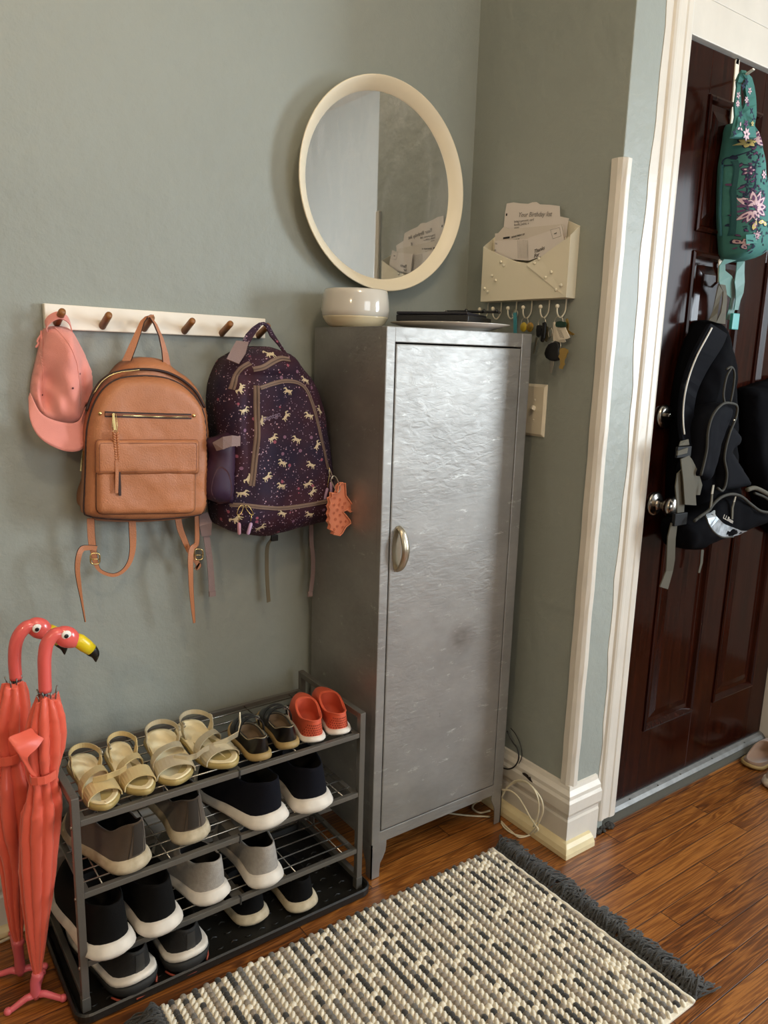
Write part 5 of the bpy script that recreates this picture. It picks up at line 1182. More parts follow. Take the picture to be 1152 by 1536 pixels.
# adjuster, webbing folds
yw = DY-.120
B = MB(); B.band([(k8(268, 742, yw+.01), k8(308, 732, yw+.01)), (k8(262, 765, yw), k8(312, 760, yw))], .003); B.band([(k8(255, 790, yw-.004), k8(305, 772, yw-.004)), (k8(252, 812, yw-.004), k8(300, 800, yw-.004))], .004); part('webbing', B, M['olive'], dp)
B = MB(); B.box(*sorted((k8(250, 800, yw).x, k8(318, 800, yw).x)), yw-.003, yw+.004, k8(280, 822, yw).z, k8(280, 768, yw).z, bev=.0015); part('slide_buckle', B, M['blackplastic'], dp)
B = MB(); B.band([(k8(270, 830, yw-.002), k8(312, 812, yw-.002)), (k8(282, 940, yw-.006), k8(338, 930, yw-.006)), (k8(290, 1058, yw-.004), k8(347, 1062, yw-.004))], .003); part('webbing', B, M['olive'], dp)
B = MB(); B.band([(k8(312, 815, yw+.002), k8(325, 830, yw+.002)), (k8(325, 900, yw+.004), k8(358, 895, yw+.004)), (k8(335, 960, yw+.006), k8(377, 960, yw+.006)), (k8(335, 1010, yw+.006), k8(365, 1010, yw+.006))], .003); part('webbing', B, M['olive'], dp)
B = MB(); B.band([(k8(252, 905, yw+.004), k8(275, 880, yw+.004)), (k8(243, 970, yw+.004), k8(283, 965, yw+.004)), (k8(250, 1050, yw+.006), k8(288, 1050, yw+.006)), (k8(252, 1100, yw+.008), k8(285, 1100, yw+.008))], .003); part('webbing', B, M['olive'], dp)
B = MB(); B.box(*sorted((k8(240, 1130, yw).x, k8(300, 1130, yw).x)), yw-.002, yw+.008, k8(280, 1160, yw).z, k8(280, 1100, yw).z, bev=.002); part('slide_buckle', B, M['blackplastic'], dp)
B = MB(); B.band([(k8(222, 1150, yw+.006), k8(252, 1158, yw+.006)), (k8(205, 1220, yw+.010), k8(243, 1230, yw+.010)), (k8(200, 1320, yw+.02), k8(240, 1330, yw+.02)), (k8(196, 1390, yw+.03), k8(230, 1390, yw+.03)), (k8(165, 1470, yw+.03), k8(205, 1482, yw+.03))], .003); part('webbing_tail', B, M['olive'], dp)
B = MB(); B.band([(k8(372, 1285, DY-.03), k8(386, 1285, DY-.03)), (k8(368, 1350, DY-.03), k8(380, 1350, DY-.03)), (k8(357, 1400, DY-.03), k8(366, 1400, DY-.03))], .002); part('webbing_tail', B, M['olive'], dp)
# open front pocket with bound edges
yo = DY-.135
fo = [(372, 912), (398, 820), (408, 700), (435, 605), (490, 552), (550, 565), (556, 600), (540, 650), (512, 720), (492, 800), (470, 880), (440, 945), (400, 930)]
PO = Puff(tr_(K8, fo, yo), DY-.06, DY-.110, .022, .025, .007, lambda x, z, d: min(1, d/.01)*.003*noise3((x, 2, z), 40)); B = MB(); PO.mesh(B); fp_ = part('pocket_flap', B, M['nylon_navy'], dp)
def binding(uvs, y, r=.0032, par=dp, m_=None):
    B = MB(); ps = spline([k8(u, v, y) for u, v in uvs], 5); B.tube(ps, r, 7); return part('binding', B, m_ or M['olive_dk'], par)
binding([(372, 912), (388, 850), (402, 780), (408, 690), (432, 610), (478, 556), (520, 550), (552, 566), (548, 620), (520, 690), (500, 760), (490, 830), (502, 900), (495, 960), (478, 990), (455, 975)], yo+.004, .0036, fp_)
binding([(500, 380), (525, 370), (540, 400), (535, 470), (520, 550)], DY-.13, .003); binding([(525, 372), (500, 420), (485, 500), (490, 550)], DY-.13, .003)
sail = [(532, 652), (560, 672), (596, 718), (588, 760), (548, 790), (590, 860), (650, 958), (640, 968), (560, 985), (500, 990), (505, 920), (492, 830), (502, 750), (516, 700)]
PS = Puff(tr_(K8, sail, yo), DY-.06, DY-.120, .012, .02, .007, None, closed_spline=False); B = MB(); PS.mesh(B); part('lining', B, M['nylon_navy'], dp)
B = MB(); c = k8(537, 635, yo-.006); B.ball(c, .0028, u=10, v=6); part('zip_stop', B, M['silver'], dp)
# lower pouch with reflective panel
yp_ = DY-.130
lo = [(285, 1190), (300, 1150), (340, 1130), (400, 1095), (450, 1040), (520, 1005), (580, 1015), (640, 1075), (708, 1100), (720, 1130), (690, 1160), (605, 1192), (560, 1216), (480, 1240), (420, 1262), (350, 1287), (300, 1278)]
PL = Puff(tr_(K8, lo, yp_+.01), DY-.05, DY-.105, .035, .035, .0065, lambda x, z, d: min(1, d/.02)*.006*noise3((x, 8, z), 20)); B = MB(); PL.mesh(B, 0)
rf_ = [(396, 1112), (418, 1098), (440, 1086), (448, 1118), (480, 1150), (530, 1172), (570, 1188), (604, 1190), (580, 1205), (530, 1218), (480, 1218), (440, 1196), (412, 1160)]
q = ts(PL, K8, rf_); PL.decal(B, [(p.x, p.y) for p in spline([Vector((a, b, 0)) for a, b in q], 3, True)], 1, .0016); low = part('lower_pocket', B, [M['nylon'], M['reflect']], dp)
binding([(338, 1142), (372, 1115), (410, 1088), (440, 1050), (480, 1018), (530, 1006), (575, 1018), (620, 1055), (670, 1090), (725, 1100)], yp_-.014, .0042, low, M['olive_dk'])
binding([(395, 1115), (412, 1160), (440, 1198), (480, 1222), (535, 1220)], yp_-.030, .0022, low, M['olive_dk'])
binding([(602, 985), (640, 975), (680, 990), (730, 1020)], yp_-.006, .0065, low, M['olive']); binding([(640, 1000), (690, 1020), (735, 1050)], yp_-.002, .004, low, M['olive_dk'])
ylt = min(PL.y(*surf(PL, K8, u, 1150)) for u in (480, 500, 530, 560, 580))-.014; a = k8(482, 1126, ylt); b = k8(572, 1178, ylt); lettering('lettering', 'L.L.Bean', .0165, a, b-a, (0, 0, 1), mat('pale_embroidery', '#b4aea4', rough=.6), low, .0005)
for (z0, z1, z2, z3) in (((435, 960), (428, 1005), (425, 1040), (418, 1088)), ((545, 1018), (538, 1045), (530, 1075), (528, 1132))):
    yz_ = yo-.010; B = MB(); B.strap([k8(*z0, yz_), k8(*z1, yz_)], [.006, .0085], .002); zo = part('zip_pull', B, M['silver'], dp)
    B = MB(); B.strap([k8(*z1, yz_), k8(*z2, yz_), k8(*z3, yz_)], [.006, .008, .0075], .0025); part('pull_tab', B, M['olive'], zo)
# dark coat edge beyond the daypack
co = [(1128, 590), (1142, 580), (1165, 572), (1200, 575), (1205, 700), (1190, 800), (1160, 790), (1146, 740), (1133, 700), (1128, 650)]
PCt = Puff([xz(a, b, DY-.05) for a, b in co], DY-.003, DY-.03, .04, .03, .010, lambda x, z, d: min(1, d/.02)*.008*noise3((x, 3, z*.4), 18)); B = MB(); PCt.mesh(B)
cx_ = mid_base(B); single('dark_coat', B, M['nylon'], 'dark garment hanging on the door to the right of the daypack', 'coat', loc=cx_)
# ================================================================ shoes
def hw(t, pr=((0, .84), (.15, .88), (.40, .84), (.70, 1.0), (.86, .93), (1, .72))):
    b = float(np.interp(t, [p[0] for p in pr], [p[1] for p in pr]))
    h = math.sqrt(max(0, 1-(1-min(t/.15, 1))**2)); e = max(0, 1-(1-min((1-t)/.24, 1))**2.2)**.5
    return b*h*e
NR = 44
def ring_ts():
    n = NR//2; return [(1-math.cos(math.pi*i/n))/2 for i in range(n+1)]
def foot_ring(L, Wd, side, ins=0., back=0.):
    """points round the sole: up the right side to the toe and back down the left; each (x, y, t)"""
    out = []; T = ring_ts(); n = len(T)-1
    for i in range(NR):
        t = T[i] if i <= n else T[NR-i]; sg = 1 if i <= n else -1
        c = side*Wd*.055*math.sin(math.pi*min(1, t))*-1+side*Wd*.07*max(0, t-.6)/.4
        x = c+sg*max(0, hw(t)*Wd/2-ins); y = ins+t*(L-2*ins)-back*(1-t)**3; out.append((x, y, t))
    return out
class Shoe:
    def __init__(s, L, Wd, side=1, heel=.028, toe=.020, collar=(.070, .34, .215, .60), flare=.004, spring=.014, hmid=.62, out=0.):
        s.L, s.W, s.side, s.heel, s.toe = L, Wd, side, heel, toe
        s.cz = collar[0]; s.ch = collar   # (side height, front position, b factor, ...)
        s.flare = flare; s.spring = spring; s.hmid = hmid; s.out = out
    def zb(s, t): return s.spring*max(0, (t-.72)/.28)**2+.003*max(0, (.06-t)/.06)
    def h(s, t): return s.heel+(s.toe-s.heel)*min(1, t/.7)
    def sole(s, ridge=True):
        B = MB(); rs = []
        for k, (f, ins) in enumerate(((0, .006), (.10, -.0005), (.42, -s.flare), (.60, -s.flare*.7), (.86, -s.flare*.3), (1., .0015), (1., .010))):
            rs.append([(x, y, s.zb(t)*(1-f*.2)+f*s.h(t)*(1+.10*max(0, .10-t)/.10)) for x, y, t in foot_ring(s.L, s.W, s.side, ins, .004 if k in (2, 3) else .002)])
        B.loft(rs, smooth=True); return B
    def rings(s, heelh, sideh, fronth, y0=.04, y1=.56, b=.34, n=11, lean=0.):
        """upper from the sole's edge to the collar"""
        S_ = [(x, y, t) for x, y, t in foot_ring(s.L, s.W, s.side, .0035)]; out = []
        yc = s.L*(y0+y1)/2; a = s.L*(y1-y0)/2
        C_ = []
        for (x, y, t), sg in zip(S_, [1 if i <= NR//2 else -1 for i in range(NR)]):
            u = math.acos(max(-1, min(1, 1-2*t)))
            cx = sg*s.W*b*math.sin(u)**.8*(1-.18*math.cos(u)*-1*(-1)); cy = yc-a*math.cos(u)
            w = (1-math.cos(u))/2
            z = heelh*(1-w)**3+sideh*3*(1-w)*w*(1 if True else 1)*.75+fronth*w**2*1.0
            sm = lambda q: q*q*(3-2*q)
            z = heelh+(sideh-heelh)*sm(min(1, w/.38)) if w < .38 else sideh+(fronth-sideh)*sm((w-.38)/.62)
            C_.append((cx, cy-lean*(1-w)**4, z))
        s.C = C_
        for k in range(n+1):
            q = k/n; row = []
            for (x, y, t), c in zip(S_, C_):
                zb = s.zb(t)*.8+s.h(t)-.002; tt = max(0, (t-.45)/.55)
                e = q**(1+.9*tt); g = 1-(1-q)**(1+1.1*tt)
                bul = .10*s.W*math.sin(math.pi*q)*(1-t)**1.2*.25
                X = x+(c[0]-x)*e; Y = y+(c[1]-y)*e; Z = zb+(c[2]-zb)*g
                if t < .3: Y -= bul
                row.append(Vector((X, Y, Z)))
            out.append(row)
        s.R = out; return out
    def upper(s, *a, **k):
        R = s.rings(*a, **k); B = MB(); top = R[-1]; cx = sum((p for p in top), Vector())/len(top)
        lip = [p+(Vector((cx.x, cx.y, p.z))-p).normalized()*.0025+Vector((0, 0, .0018)) for p in top]; lip2 = [p+(Vector((cx.x, cx.y, p.z))-p).normalized()*.005 for p in top]
        B.loft(R+[lip, lip2], caps=(False, False)); s.lip = lip2; return B
    def lining(s):
        B = MB(); R = [s.lip]
        for f in (.35, .7, 1.): R.append([Vector((p.x*(1-.06*f), p.y+(.0)*f, p.z+(s.heel+.004-p.z)*f)) for p in s.lip])
        B.loft(R, caps=(False, True)); return B
    def at(s, i, q):
        """point and outward normal of the upper at ring index i, height q"""
        n = len(s.R)-1; k = min(n-1, int(q*n)); f = q*n-k; i0 = int(math.floor(i)) % NR; i1 = (i0+1) % NR; g = i-math.floor(i)
        P = lambda a, b: s.R[a][b]
        p = P(k, i0).lerp(P(k, i1), g).lerp(P(k+1, i0).lerp(P(k+1, i1), g), f)
        du = P(k, i1)-P(k, i0); dv = P(k+1, i0)-P(k, i0); nn = du.cross(dv)
        return p, (nn.normalized() if nn.length > 1e-9 else Vector((0, -1, 0)))
    def line(s, B, path, r=.0012, mi=0):
        ps = []
        for i, q in path:
            p, n = s.at(i, q); ps.append(p+n*r*.5)
        B.tube(spline(ps, 3), r, 6, mi=mi)
def shoe_thing(name, label, cat, group, pos, ang, z):
    return thing(name, label, cat, (pos[0], pos[1], z), group, local=True, rz=math.radians(ang))
M['rubber_white'] = mat('off_white_rubber', '#d8cfc2', rough=.6, bump=.15, bscale=60, var=.08, vscale=40)
M['rubber_dirty'] = mat('dirty_white_rubber', '#cbbda2', rough=.65, bump=.3, bscale=80, var2='#9c8b6c', vscale=30)
M['knit_black'] = mat('black_knit', '#080707', rough=.9, bump=.6, bscale=900, spec=.2); M['knit_navy'] = mat('navy_knit', '#090a14', rough=.9, bump=.6, bscale=900, spec=.2)
M['knit_brown'] = mat('grey_brown_wool', '#44331f', rough=.9, bump=.6, bscale=800, sheen=.3, var=.12, vscale=60); M['knit_brown_dk'] = mat('dark_heel_panel', '#2e261d', rough=.85, bump=.4, bscale=800)
M['knit_grey'] = mat('light_grey_knit', '#a29b92', rough=.85, bump=.8, bscale=700, var=.10, vscale=120); M['lining'] = mat('black_lining', '#090808', rough=.95)
M['sneak_black'] = mat('black_mesh_upper', '#0c0b0a', rough=.7, bump=.5, bscale=600); M['outsole'] = mat('black_outsole', '#1b1a18', rough=.7); M['red_rub'] = mat('red_rubber_tread', '#a34a38', rough=.6)
M['lace'] = mat('grey_lace', '#9a948c', rough=.8)
ZS = (.4303, .2733, .1193, .0078)
def slipon(name, label, grp, pos, ang, z, L, Wd, side, up, so, heelh=.098, sideh=.078, fronth=.088, heel=.030, lean=.004, extra=None, y1=.52, b=.385, flare=.004):
    t = shoe_thing(name, label, 'shoe', grp, pos, ang, z); s = Shoe(L, Wd*1.08, side, heel=heel, toe=.022, flare=flare)
    part('sole', s.sole(), so, t); u = part('upper', s.upper(heelh, sideh, fronth, y0=.035, y1=y1, b=b, lean=lean), up, t); part('lining', s.lining(), M['lining'], t)
    if extra: extra(s, t, u)
    return t
def heel_panel(s, t, u):
    B = MB()
    for sg in (1, -1):
        s.line(B, [((sg*2.3) % NR, .02), ((sg*2.2) % NR, .35), ((sg*2.0) % NR, .7), ((sg*1.9) % NR, .98)], .0007)
    part('seam', B, M['knit_brown_dk'], u, kind='stuff')
    B = MB(); rows = []
    for q in (.12, .35, .6, .85, 1.):
        row = []
        for i in (-1.6, -.8, 0, .8, 1.6):
            p, n = s.at(i % NR, min(q, .999)); row.append(p+n*.0009)
        rows.append(row)
    B.loft(rows, closed=False); part('heel_panel', B, M['knit_brown_dk'], u)
slipon('slip_on_sneaker', 'grey-brown wool sneaker at the left end of the middle shelf', 'grey-brown sneakers', (.432, 1.398), 16, ZS[1], .262, .088, 1, M['knit_brown'], M['rubber_dirty'], heelh=.110, sideh=.082, extra=heel_panel, lean=.010)
slipon('slip_on_sneaker', 'grey-brown wool sneaker beside its mate, right of it on the middle shelf', 'grey-brown sneakers', (.556, 1.418), -3, ZS[1], .262, .088, -1, M['knit_brown'], M['rubber_dirty'], heelh=.106, sideh=.084, extra=heel_panel, lean=.008)
slipon('slip_on_sneaker', 'navy slip-on with thick white sole, left shoe of the pair on the middle shelf', 'navy slip-ons', (.732, 1.376), 12, ZS[1], .290, .098, 1, M['knit_navy'], M['rubber_white'], heelh=.112, sideh=.100, fronth=.104, heel=.036, flare=.008)
slipon('slip_on_sneaker', 'navy slip-on with thick white sole at the right end of the middle shelf', 'navy slip-ons', (.832, 1.372), -7, ZS[1], .290, .098, -1, M['knit_navy'], M['rubber_white'], heelh=.112, sideh=.100, fronth=.104, heel=.036, flare=.008)
slipon('slip_on_sneaker', 'large black slip-on poking past the left post on the lowest wire shelf', 'black slip-ons', (.372, 1.368), 5, ZS[2], .300, .096, 1, M['knit_black'], M['rubber_white'], heelh=.118, sideh=.104, fronth=.106, heel=.034, flare=.007)
slipon('slip_on_sneaker', 'large black slip-on second from the left on the lowest wire shelf', 'black slip-ons', (.474, 1.374), 7, ZS[2], .295, .094, -1, M['knit_black'], M['rubber_white'], heelh=.118, sideh=.104, fronth=.106, heel=.034, flare=.007)
def laces(s, t, u):
    B = MB(); C = s.C; n = NR//2
    for k in range(4):
        y = s.L*(.50+.045*k); z = .085-.006*k
        B.tube(spline([(-.020, y, z-.004), (-.008, y+.006, z+.004), (.008, y-.002, z+.005), (.020, y+.004, z-.004)], 3), .0016, 6)
    B.tube(spline([(0, s.L*.5, .090), (-.016, s.L*.48, .100), (-.024, s.L*.45, .092), (-.012, s.L*.47, .090)], 4), .0015, 6)
    B.tube(spline([(0, s.L*.5, .090), (.016, s.L*.46, .104), (.022, s.L*.43, .096), (.008, s.L*.46, .090)], 4), .0015, 6)
    part('laces', B, M['lace'], u, kind='stuff')
    B = MB(); s.line(B, [(12, .05), (12.5, .4), (13, .8)], .0008); s.line(B, [(NR-12, .05), (NR-12.5, .4), (NR-13, .8)], .0008); part('seam', B, M['lace'], u, kind='stuff')
slipon('running_shoe', 'light grey knit running shoe, left one of the pair on the lowest wire shelf', 'light grey running shoes', (.603, 1.402), 10, ZS[2], .255, .086, 1, M['knit_grey'], M['rubber_white'], heelh=.104, sideh=.088, fronth=.086, heel=.034, extra=laces, flare=.006, lean=.006)
slipon('running_shoe', 'light grey knit running shoe, right one of the pair on the lowest wire shelf', 'light grey running shoes', (.718, 1.384), -2, ZS[2], .255, .086, -1, M['knit_grey'], M['rubber_white'], heelh=.104, sideh=.088, fronth=.086, heel=.034, extra=laces, flare=.006, lean=.006)
def trainer(label, pos, ang, side):
    t = shoe_thing('training_shoe', label, 'shoe', 'black training shoes on the tray', pos, ang, ZS[3]); s = Shoe(.300, .104, side, heel=.046, toe=.028, flare=.008)
    B = MB(); R = []
    for f, ins in ((0, .008), (.12, 0), (.30, -.005), (.68, -.0075), (.74, -.003)): R.append([(x, y, s.zb(q)+f*s.h(q)) for x, y, q in foot_ring(s.L, s.W, side, ins, .003)])
    B.loft(R); so = part('outsole', B, M['outsole'], t)
    B = MB(); R = []
    for f, ins in ((.72, -.001), (.75, -.0055), (.92, -.0045), (.97, -.001), (1., .010)): R.append([(x, y, s.zb(q)+f*s.h(q)*(1+.15*max(0, .1-q)/.1)) for x, y, q in foot_ring(s.L, s.W, side, ins, .004)])
    B.loft(R); part('midsole', B, M['rubber_white'], t)
    for k in (-1, 0, 1):
        B = MB(); r = foot_ring(s.L, s.W, side, -.0045, .004); ps = [Vector((r[(k*4+j) % NR][0], r[(k*4+j) % NR][1], .004)) for j in range(-1, 3)]; B.tube(ps, .0022, 6); part('tread_block', B, M['red_rub'], so)
    u = part('upper', s.upper(.100, .090, .090, y0=.03, y1=.52, b=.38, lean=.006), M['sneak_black'], t); part('lining', s.lining(), M['lining'], t)
    B = MB(); rows = []
    for q in (.05, .3, .6, .9):
        row = []
        for i in (-1.2, -.4, .4, 1.2): p, n = s.at(i % NR, q); row.append(p+n*.0012)
        rows.append(row)
    B.loft(rows, closed=False); part('heel_strip', B, mat('dark_grey_heel_strip', '#2c2b29', rough=.5), u)
trainer('black training shoe with white midsole at the left front of the tray', (.418, 1.372), 9, 1)
trainer('black training shoe with white midsole, second from left on the tray', (.527, 1.372), 4, -1)
slipon('slip_on_sneaker', 'small black slip-on with white sole, third from left on the tray', 'small black slip-ons on the tray', (.706, 1.418), 3, ZS[3], .240, .082, 1, M['knit_black'], M['rubber_dirty'], heelh=.080, sideh=.062, fronth=.070, heel=.026, flare=.005)
slipon('slip_on_sneaker', 'small black slip-on with white sole at the right of the tray', 'small black slip-ons on the tray', (.820, 1.390), 1, ZS[3], .245, .082, -1, M['knit_black'], M['rubber_dirty'], heelh=.082, sideh=.064, fronth=.070, heel=.026, flare=.005)
# coral clogs with pierced heels
M['clog'] = mat('coral_foam', '#cc5638', rough=.55); M['clog_in'] = mat('coral_foam_inside', '#b8482c', rough=.7); M['clog_hole'] = mat('pierced_hole', '#7c2c1a', rough=.9)
def clog(label, pos, ang, side):
    t = shoe_thing('clog', label, 'shoe', 'coral clogs on the top shelf', pos, ang, ZS[0]); s = Shoe(.195, .068, side, heel=.013, toe=.011, flare=.002, spring=.006)
    part('sole', s.sole(), M['rubber_white'], t); u = part('upper', s.upper(.054, .046, .062, y0=.03, y1=.60, b=.40, lean=.003), M['clog'], t)
    part('lining', s.lining(), M['clog_in'], t)
    B = MB(); B.tube([Vector(c)+Vector((0, 0, .0005)) for c in s.R[-1]], .0019, 6, loop=True); part('collar_bead', B, M['clog'], t)
    B = MB()
    for r in range(5):
        for k in range(-6, 7):
            i = k*.95+(.48 if r % 2 else 0); q = .16+.145*r
            if abs(i) > 5.6-r*.3: continue
            p, n = s.at(i % NR, q); n = n if n.dot(p-Vector((0, .05, p.z))) > 0 else -n
            a = n.cross(Vector((0, 0, 1))).normalized(); b = a.cross(n); rr = .0017
            B.add([p+n*.0004+(a*math.cos(m*math.pi/4)+b*math.sin(m*math.pi/4))*rr for m in range(8)], [list(range(8))])
    part('perforations', B, M['clog_hole'], u, kind='stuff')
clog('small coral clog with pierced heel, left one of the pair on the top shelf', (.850, 1.408), -16, 1)
clog('small coral clog with pierced heel at the right end of the top shelf', (.919, 1.407), -14, -1)
# black strap shoes with gum soles
M['gum'] = mat('gum_rubber', '#9b8150', rough=.6); M['patent'] = mat('black_leather', '#0d0b0c', rough=.3, spec=.5); M['tan_lining'] = mat('tan_lining', '#6f5b45', rough=.8); M['beige_edge'] = mat('beige_edging', '#9a8a6c', rough=.6)
def maryjane(label, pos, ang, side):
    t = shoe_thing('mary_jane', label, 'shoe', 'black strap shoes on the top shelf', pos, ang, ZS[0]); s = Shoe(.190, .064, side, heel=.016, toe=.012, flare=.001, spring=.006)
    part('sole', s.sole(), M['gum'], t); u = part('upper', s.upper(.056, .036, .034, y0=.03, y1=.66, b=.36, lean=.004), M['patent'], t); part('lining', s.lining(), M['tan_lining'], t)
    B = MB(); B.tube([Vector(c)+Vector((0, 0, .0005)) for c in s.R[-1]], .0011, 6, loop=True); part('edging', B, M['beige_edge'], u)
    for k, (y, hgt) in enumerate(((.40*.19, .074), (.56*.19, .066))):
        B = MB(); st = []
        for j in range(11):
            a = math.pi*j/10; x = .030*math.cos(a); z = .034+(hgt-.034)*math.sin(a)**.8; st.append((Vector((x, y-.005, z)), Vector((x, y+.005, z-.001))))
        B.band(st, .002); so = part('strap', B, M['patent'], t)
    B = MB(); B.box(.020, .030, y-.006, y+.006, .050, .056, bev=.001); part('buckle', B, M['silver'], so)
maryjane('black strap shoe with gum sole next to the silver-gold sandals', (.712, 1.400), -6, 1)
maryjane('black strap shoe with gum sole beside the coral clogs', (.786, 1.412), -9, -1)
# metallic sandals
M['goldleather'] = mat('pale_gold_leather', '#d0ba88', rough=.34, metal=.25, bump=.15, bscale=300); M['footbed'] = mat('cream_footbed', '#ecdcb2', rough=.5, var=.06, vscale=40)
M['welt'] = mat('gold_welt', '#a8935c', rough=.5, metal=.1); M['silverleather'] = mat('champagne_leather', '#c6b99c', rough=.32, metal=.3)
def sandal(label, pos, ang, side, L, Wd, lm, loose=None, big=False):
    # stored toe towards the room
    a_ = math.radians(ang); pos = (pos[0]-math.sin(a_)*L, pos[1]+math.cos(a_)*L); ang += 180
    if loose: loose = [(-x, L-y, z, w) for x, y, z, w in loose]
    t = shoe_thing('sandal', label, 'sandal', 'metallic sandals on the top shelf', pos, ang, ZS[0])
    B = MB(); R = []
    pr = lambda ins, z: [(x, y, z+.010*max(0, .22-q)/.22*0+.004*max(0, (q-.8)/.2)**2) for x, y, q in foot_ring(L, Wd, side, ins)]
    B.loft([pr(.003, 0), pr(0, .002), pr(-.001, .009), pr(.001, .0135), pr(.004, .014)]); so = part('sole', B, M['welt'], t)
    def fb(ins, z, f): return [(x, y, z+.006*math.exp(-(q/.14)**2)*f+.004*max(0, (q-.8)/.2)**2) for x, y, q in foot_ring(L, Wd, side, ins)]
    B = MB(); B.loft([fb(.0022, .0138, 1), fb(.003, .0165, 1), fb(.006, .0155, .6), fb(.018, .0140, .2)]); part('footbed', B, M['footbed'], t)
    def arch(t0, t1, hgt, w, tw=0., mt=lm, nm='strap', shift=0.):
        B = MB(); st = []; wa = hw(t0)*Wd/2; wb = hw(t1)*Wd/2
        for j in range(15):
            a = math.pi*j/14; f = j/14; x = wa*math.cos(a) if a < math.pi/2 else wb*math.cos(a); y = L*(t0+(t1-t0)*f)
            z = .010+(hgt-.010)*math.sin(a)**.7; ww = w*(1+.15*math.cos(2*a)); st.append((Vector((x+shift, y-ww/2, z+tw*ww*math.sin(a))), Vector((x+shift, y+ww/2, z-tw*ww*math.sin(a)))))
        B.band(st, .0022); return part(nm, B, mt, t)
    arch(.80, .77, .036, .034, .15)                       # toe strap
    arch(.68, .44, .042, .024, .0)      # crossing strap
    B = MB(); st = []                                      # ankle strap round the heel
    for j in range(21):
        a = -math.pi*.06+math.pi*1.12*j/20; x = (Wd*.42)*math.cos(a); y = L*.30-(L*.20)*math.sin(a); z = .046+.004*math.sin(a); st.append((Vector((x, y, z-.0052)), Vector((x*1.03, y-.001, z+.0052))))
    B.band(st, .002); an = part('ankle_strap', B, lm, t)
    for sg in (1, -1):
        B = MB(); B.band([(Vector((sg*Wd*.36, L*.26, .012)), Vector((sg*Wd*.37, L*.36, .012))), (Vector((sg*Wd*.43, L*.27, .034)), Vector((sg*Wd*.43, L*.34, .034))), (Vector((sg*Wd*.41, L*.28, .056)), Vector((sg*Wd*.41, L*.33, .056)))], .002); part('side_strap', B, lm, t)
    B = MB(); c = Vector((-side*Wd*.42, L*.34, .052)); B.tube([c+Vector((0, .0065*math.cos(a), .0050*math.sin(a))) for a in [k*math.pi/5 for k in range(10)]], .0011, 6, loop=True); B.tube([c+Vector((-.001, -.007, 0)), c+Vector((-.001, .008, 0))], .0008, 5); part('buckle', B, M['silver'], an)
    if loose:
        B = MB(); st = []
        for j, (x, y, z, w) in enumerate(loose): st.append((Vector((x, y-w*.2, z-w/2)), Vector((x, y+w*.2, z+w/2))))
        sp = st; B.band(sp, .0022); part('loose_strap', B, lm, an)
sandal('pale gold sandal at the far left end of the top shelf', (.377, 1.392), 1, 1, .222, .071, M['goldleather'], [(-.015, .055, .046, .015), (.01, .045, .050, .015), (.035, .046, .052, .014), (.050, .050, .055, .013)])
sandal('pale gold sandal second from the left end of the top shelf', (.449, 1.402), -2, -1, .222, .068, M['goldleather'])
sandal('larger champagne sandal with an open strap, third from the left on the top shelf', (.522, 1.402), -8, 1, .232, .084, M['silverleather'], [(0, .055, .040, .014), (.025, .045, .036, .015), (.045, .040, .040, .015), (.062, .045, .048, .014), (.075, .052, .046, .014)])
sandal('larger champagne sandal whose strap stands up, next to the black strap shoes', (.634, 1.404), 2, -1, .236, .084, M['silverleather'], [(-.010, .060, .036, .015), (.020, .052, .044, .015), (.045, .050, .052, .015), (.055, .058, .070, .012), (.058, .066, .090, .010)])
# shoes by the right edge of the doorway
M['suede'] = mat('brown_suede', '#7d5f49', rough=.8, sheen=.3); M['whiteleather'] = mat('white_leather', '#cfc8bd', rough=.4)
t = thing('slipper', 'brown slipper on the floor at the right end of the threshold', 'slipper', (2.390, 1.168, 0), local=True, rz=math.radians(-88)); s = Shoe(.26, .092, 1, heel=.012, toe=.010, flare=.001, spring=.004)
part('sole', s.sole(), M['gum'], t); part('upper', s.upper(.020, .022, .050, y0=.03, y1=.55, b=.42), M['suede'], t); part('lining', s.lining(), M['suede'], t)
t = thing('white_sneaker', 'white sneaker cut off by the right picture edge in front of the slipper', 'shoe', (2.318, 1.062, 0), local=True, rz=math.radians(-98)); s = Shoe(.25, .088, 1, heel=.026, toe=.022, flare=.003)
part('sole', s.sole(), M['rubber_white'], t); part('upper', s.upper(.075, .058, .075, y0=.03, y1=.5, b=.33), M['whiteleather'], t); part('lining', s.lining(), M['knit_grey'], t)
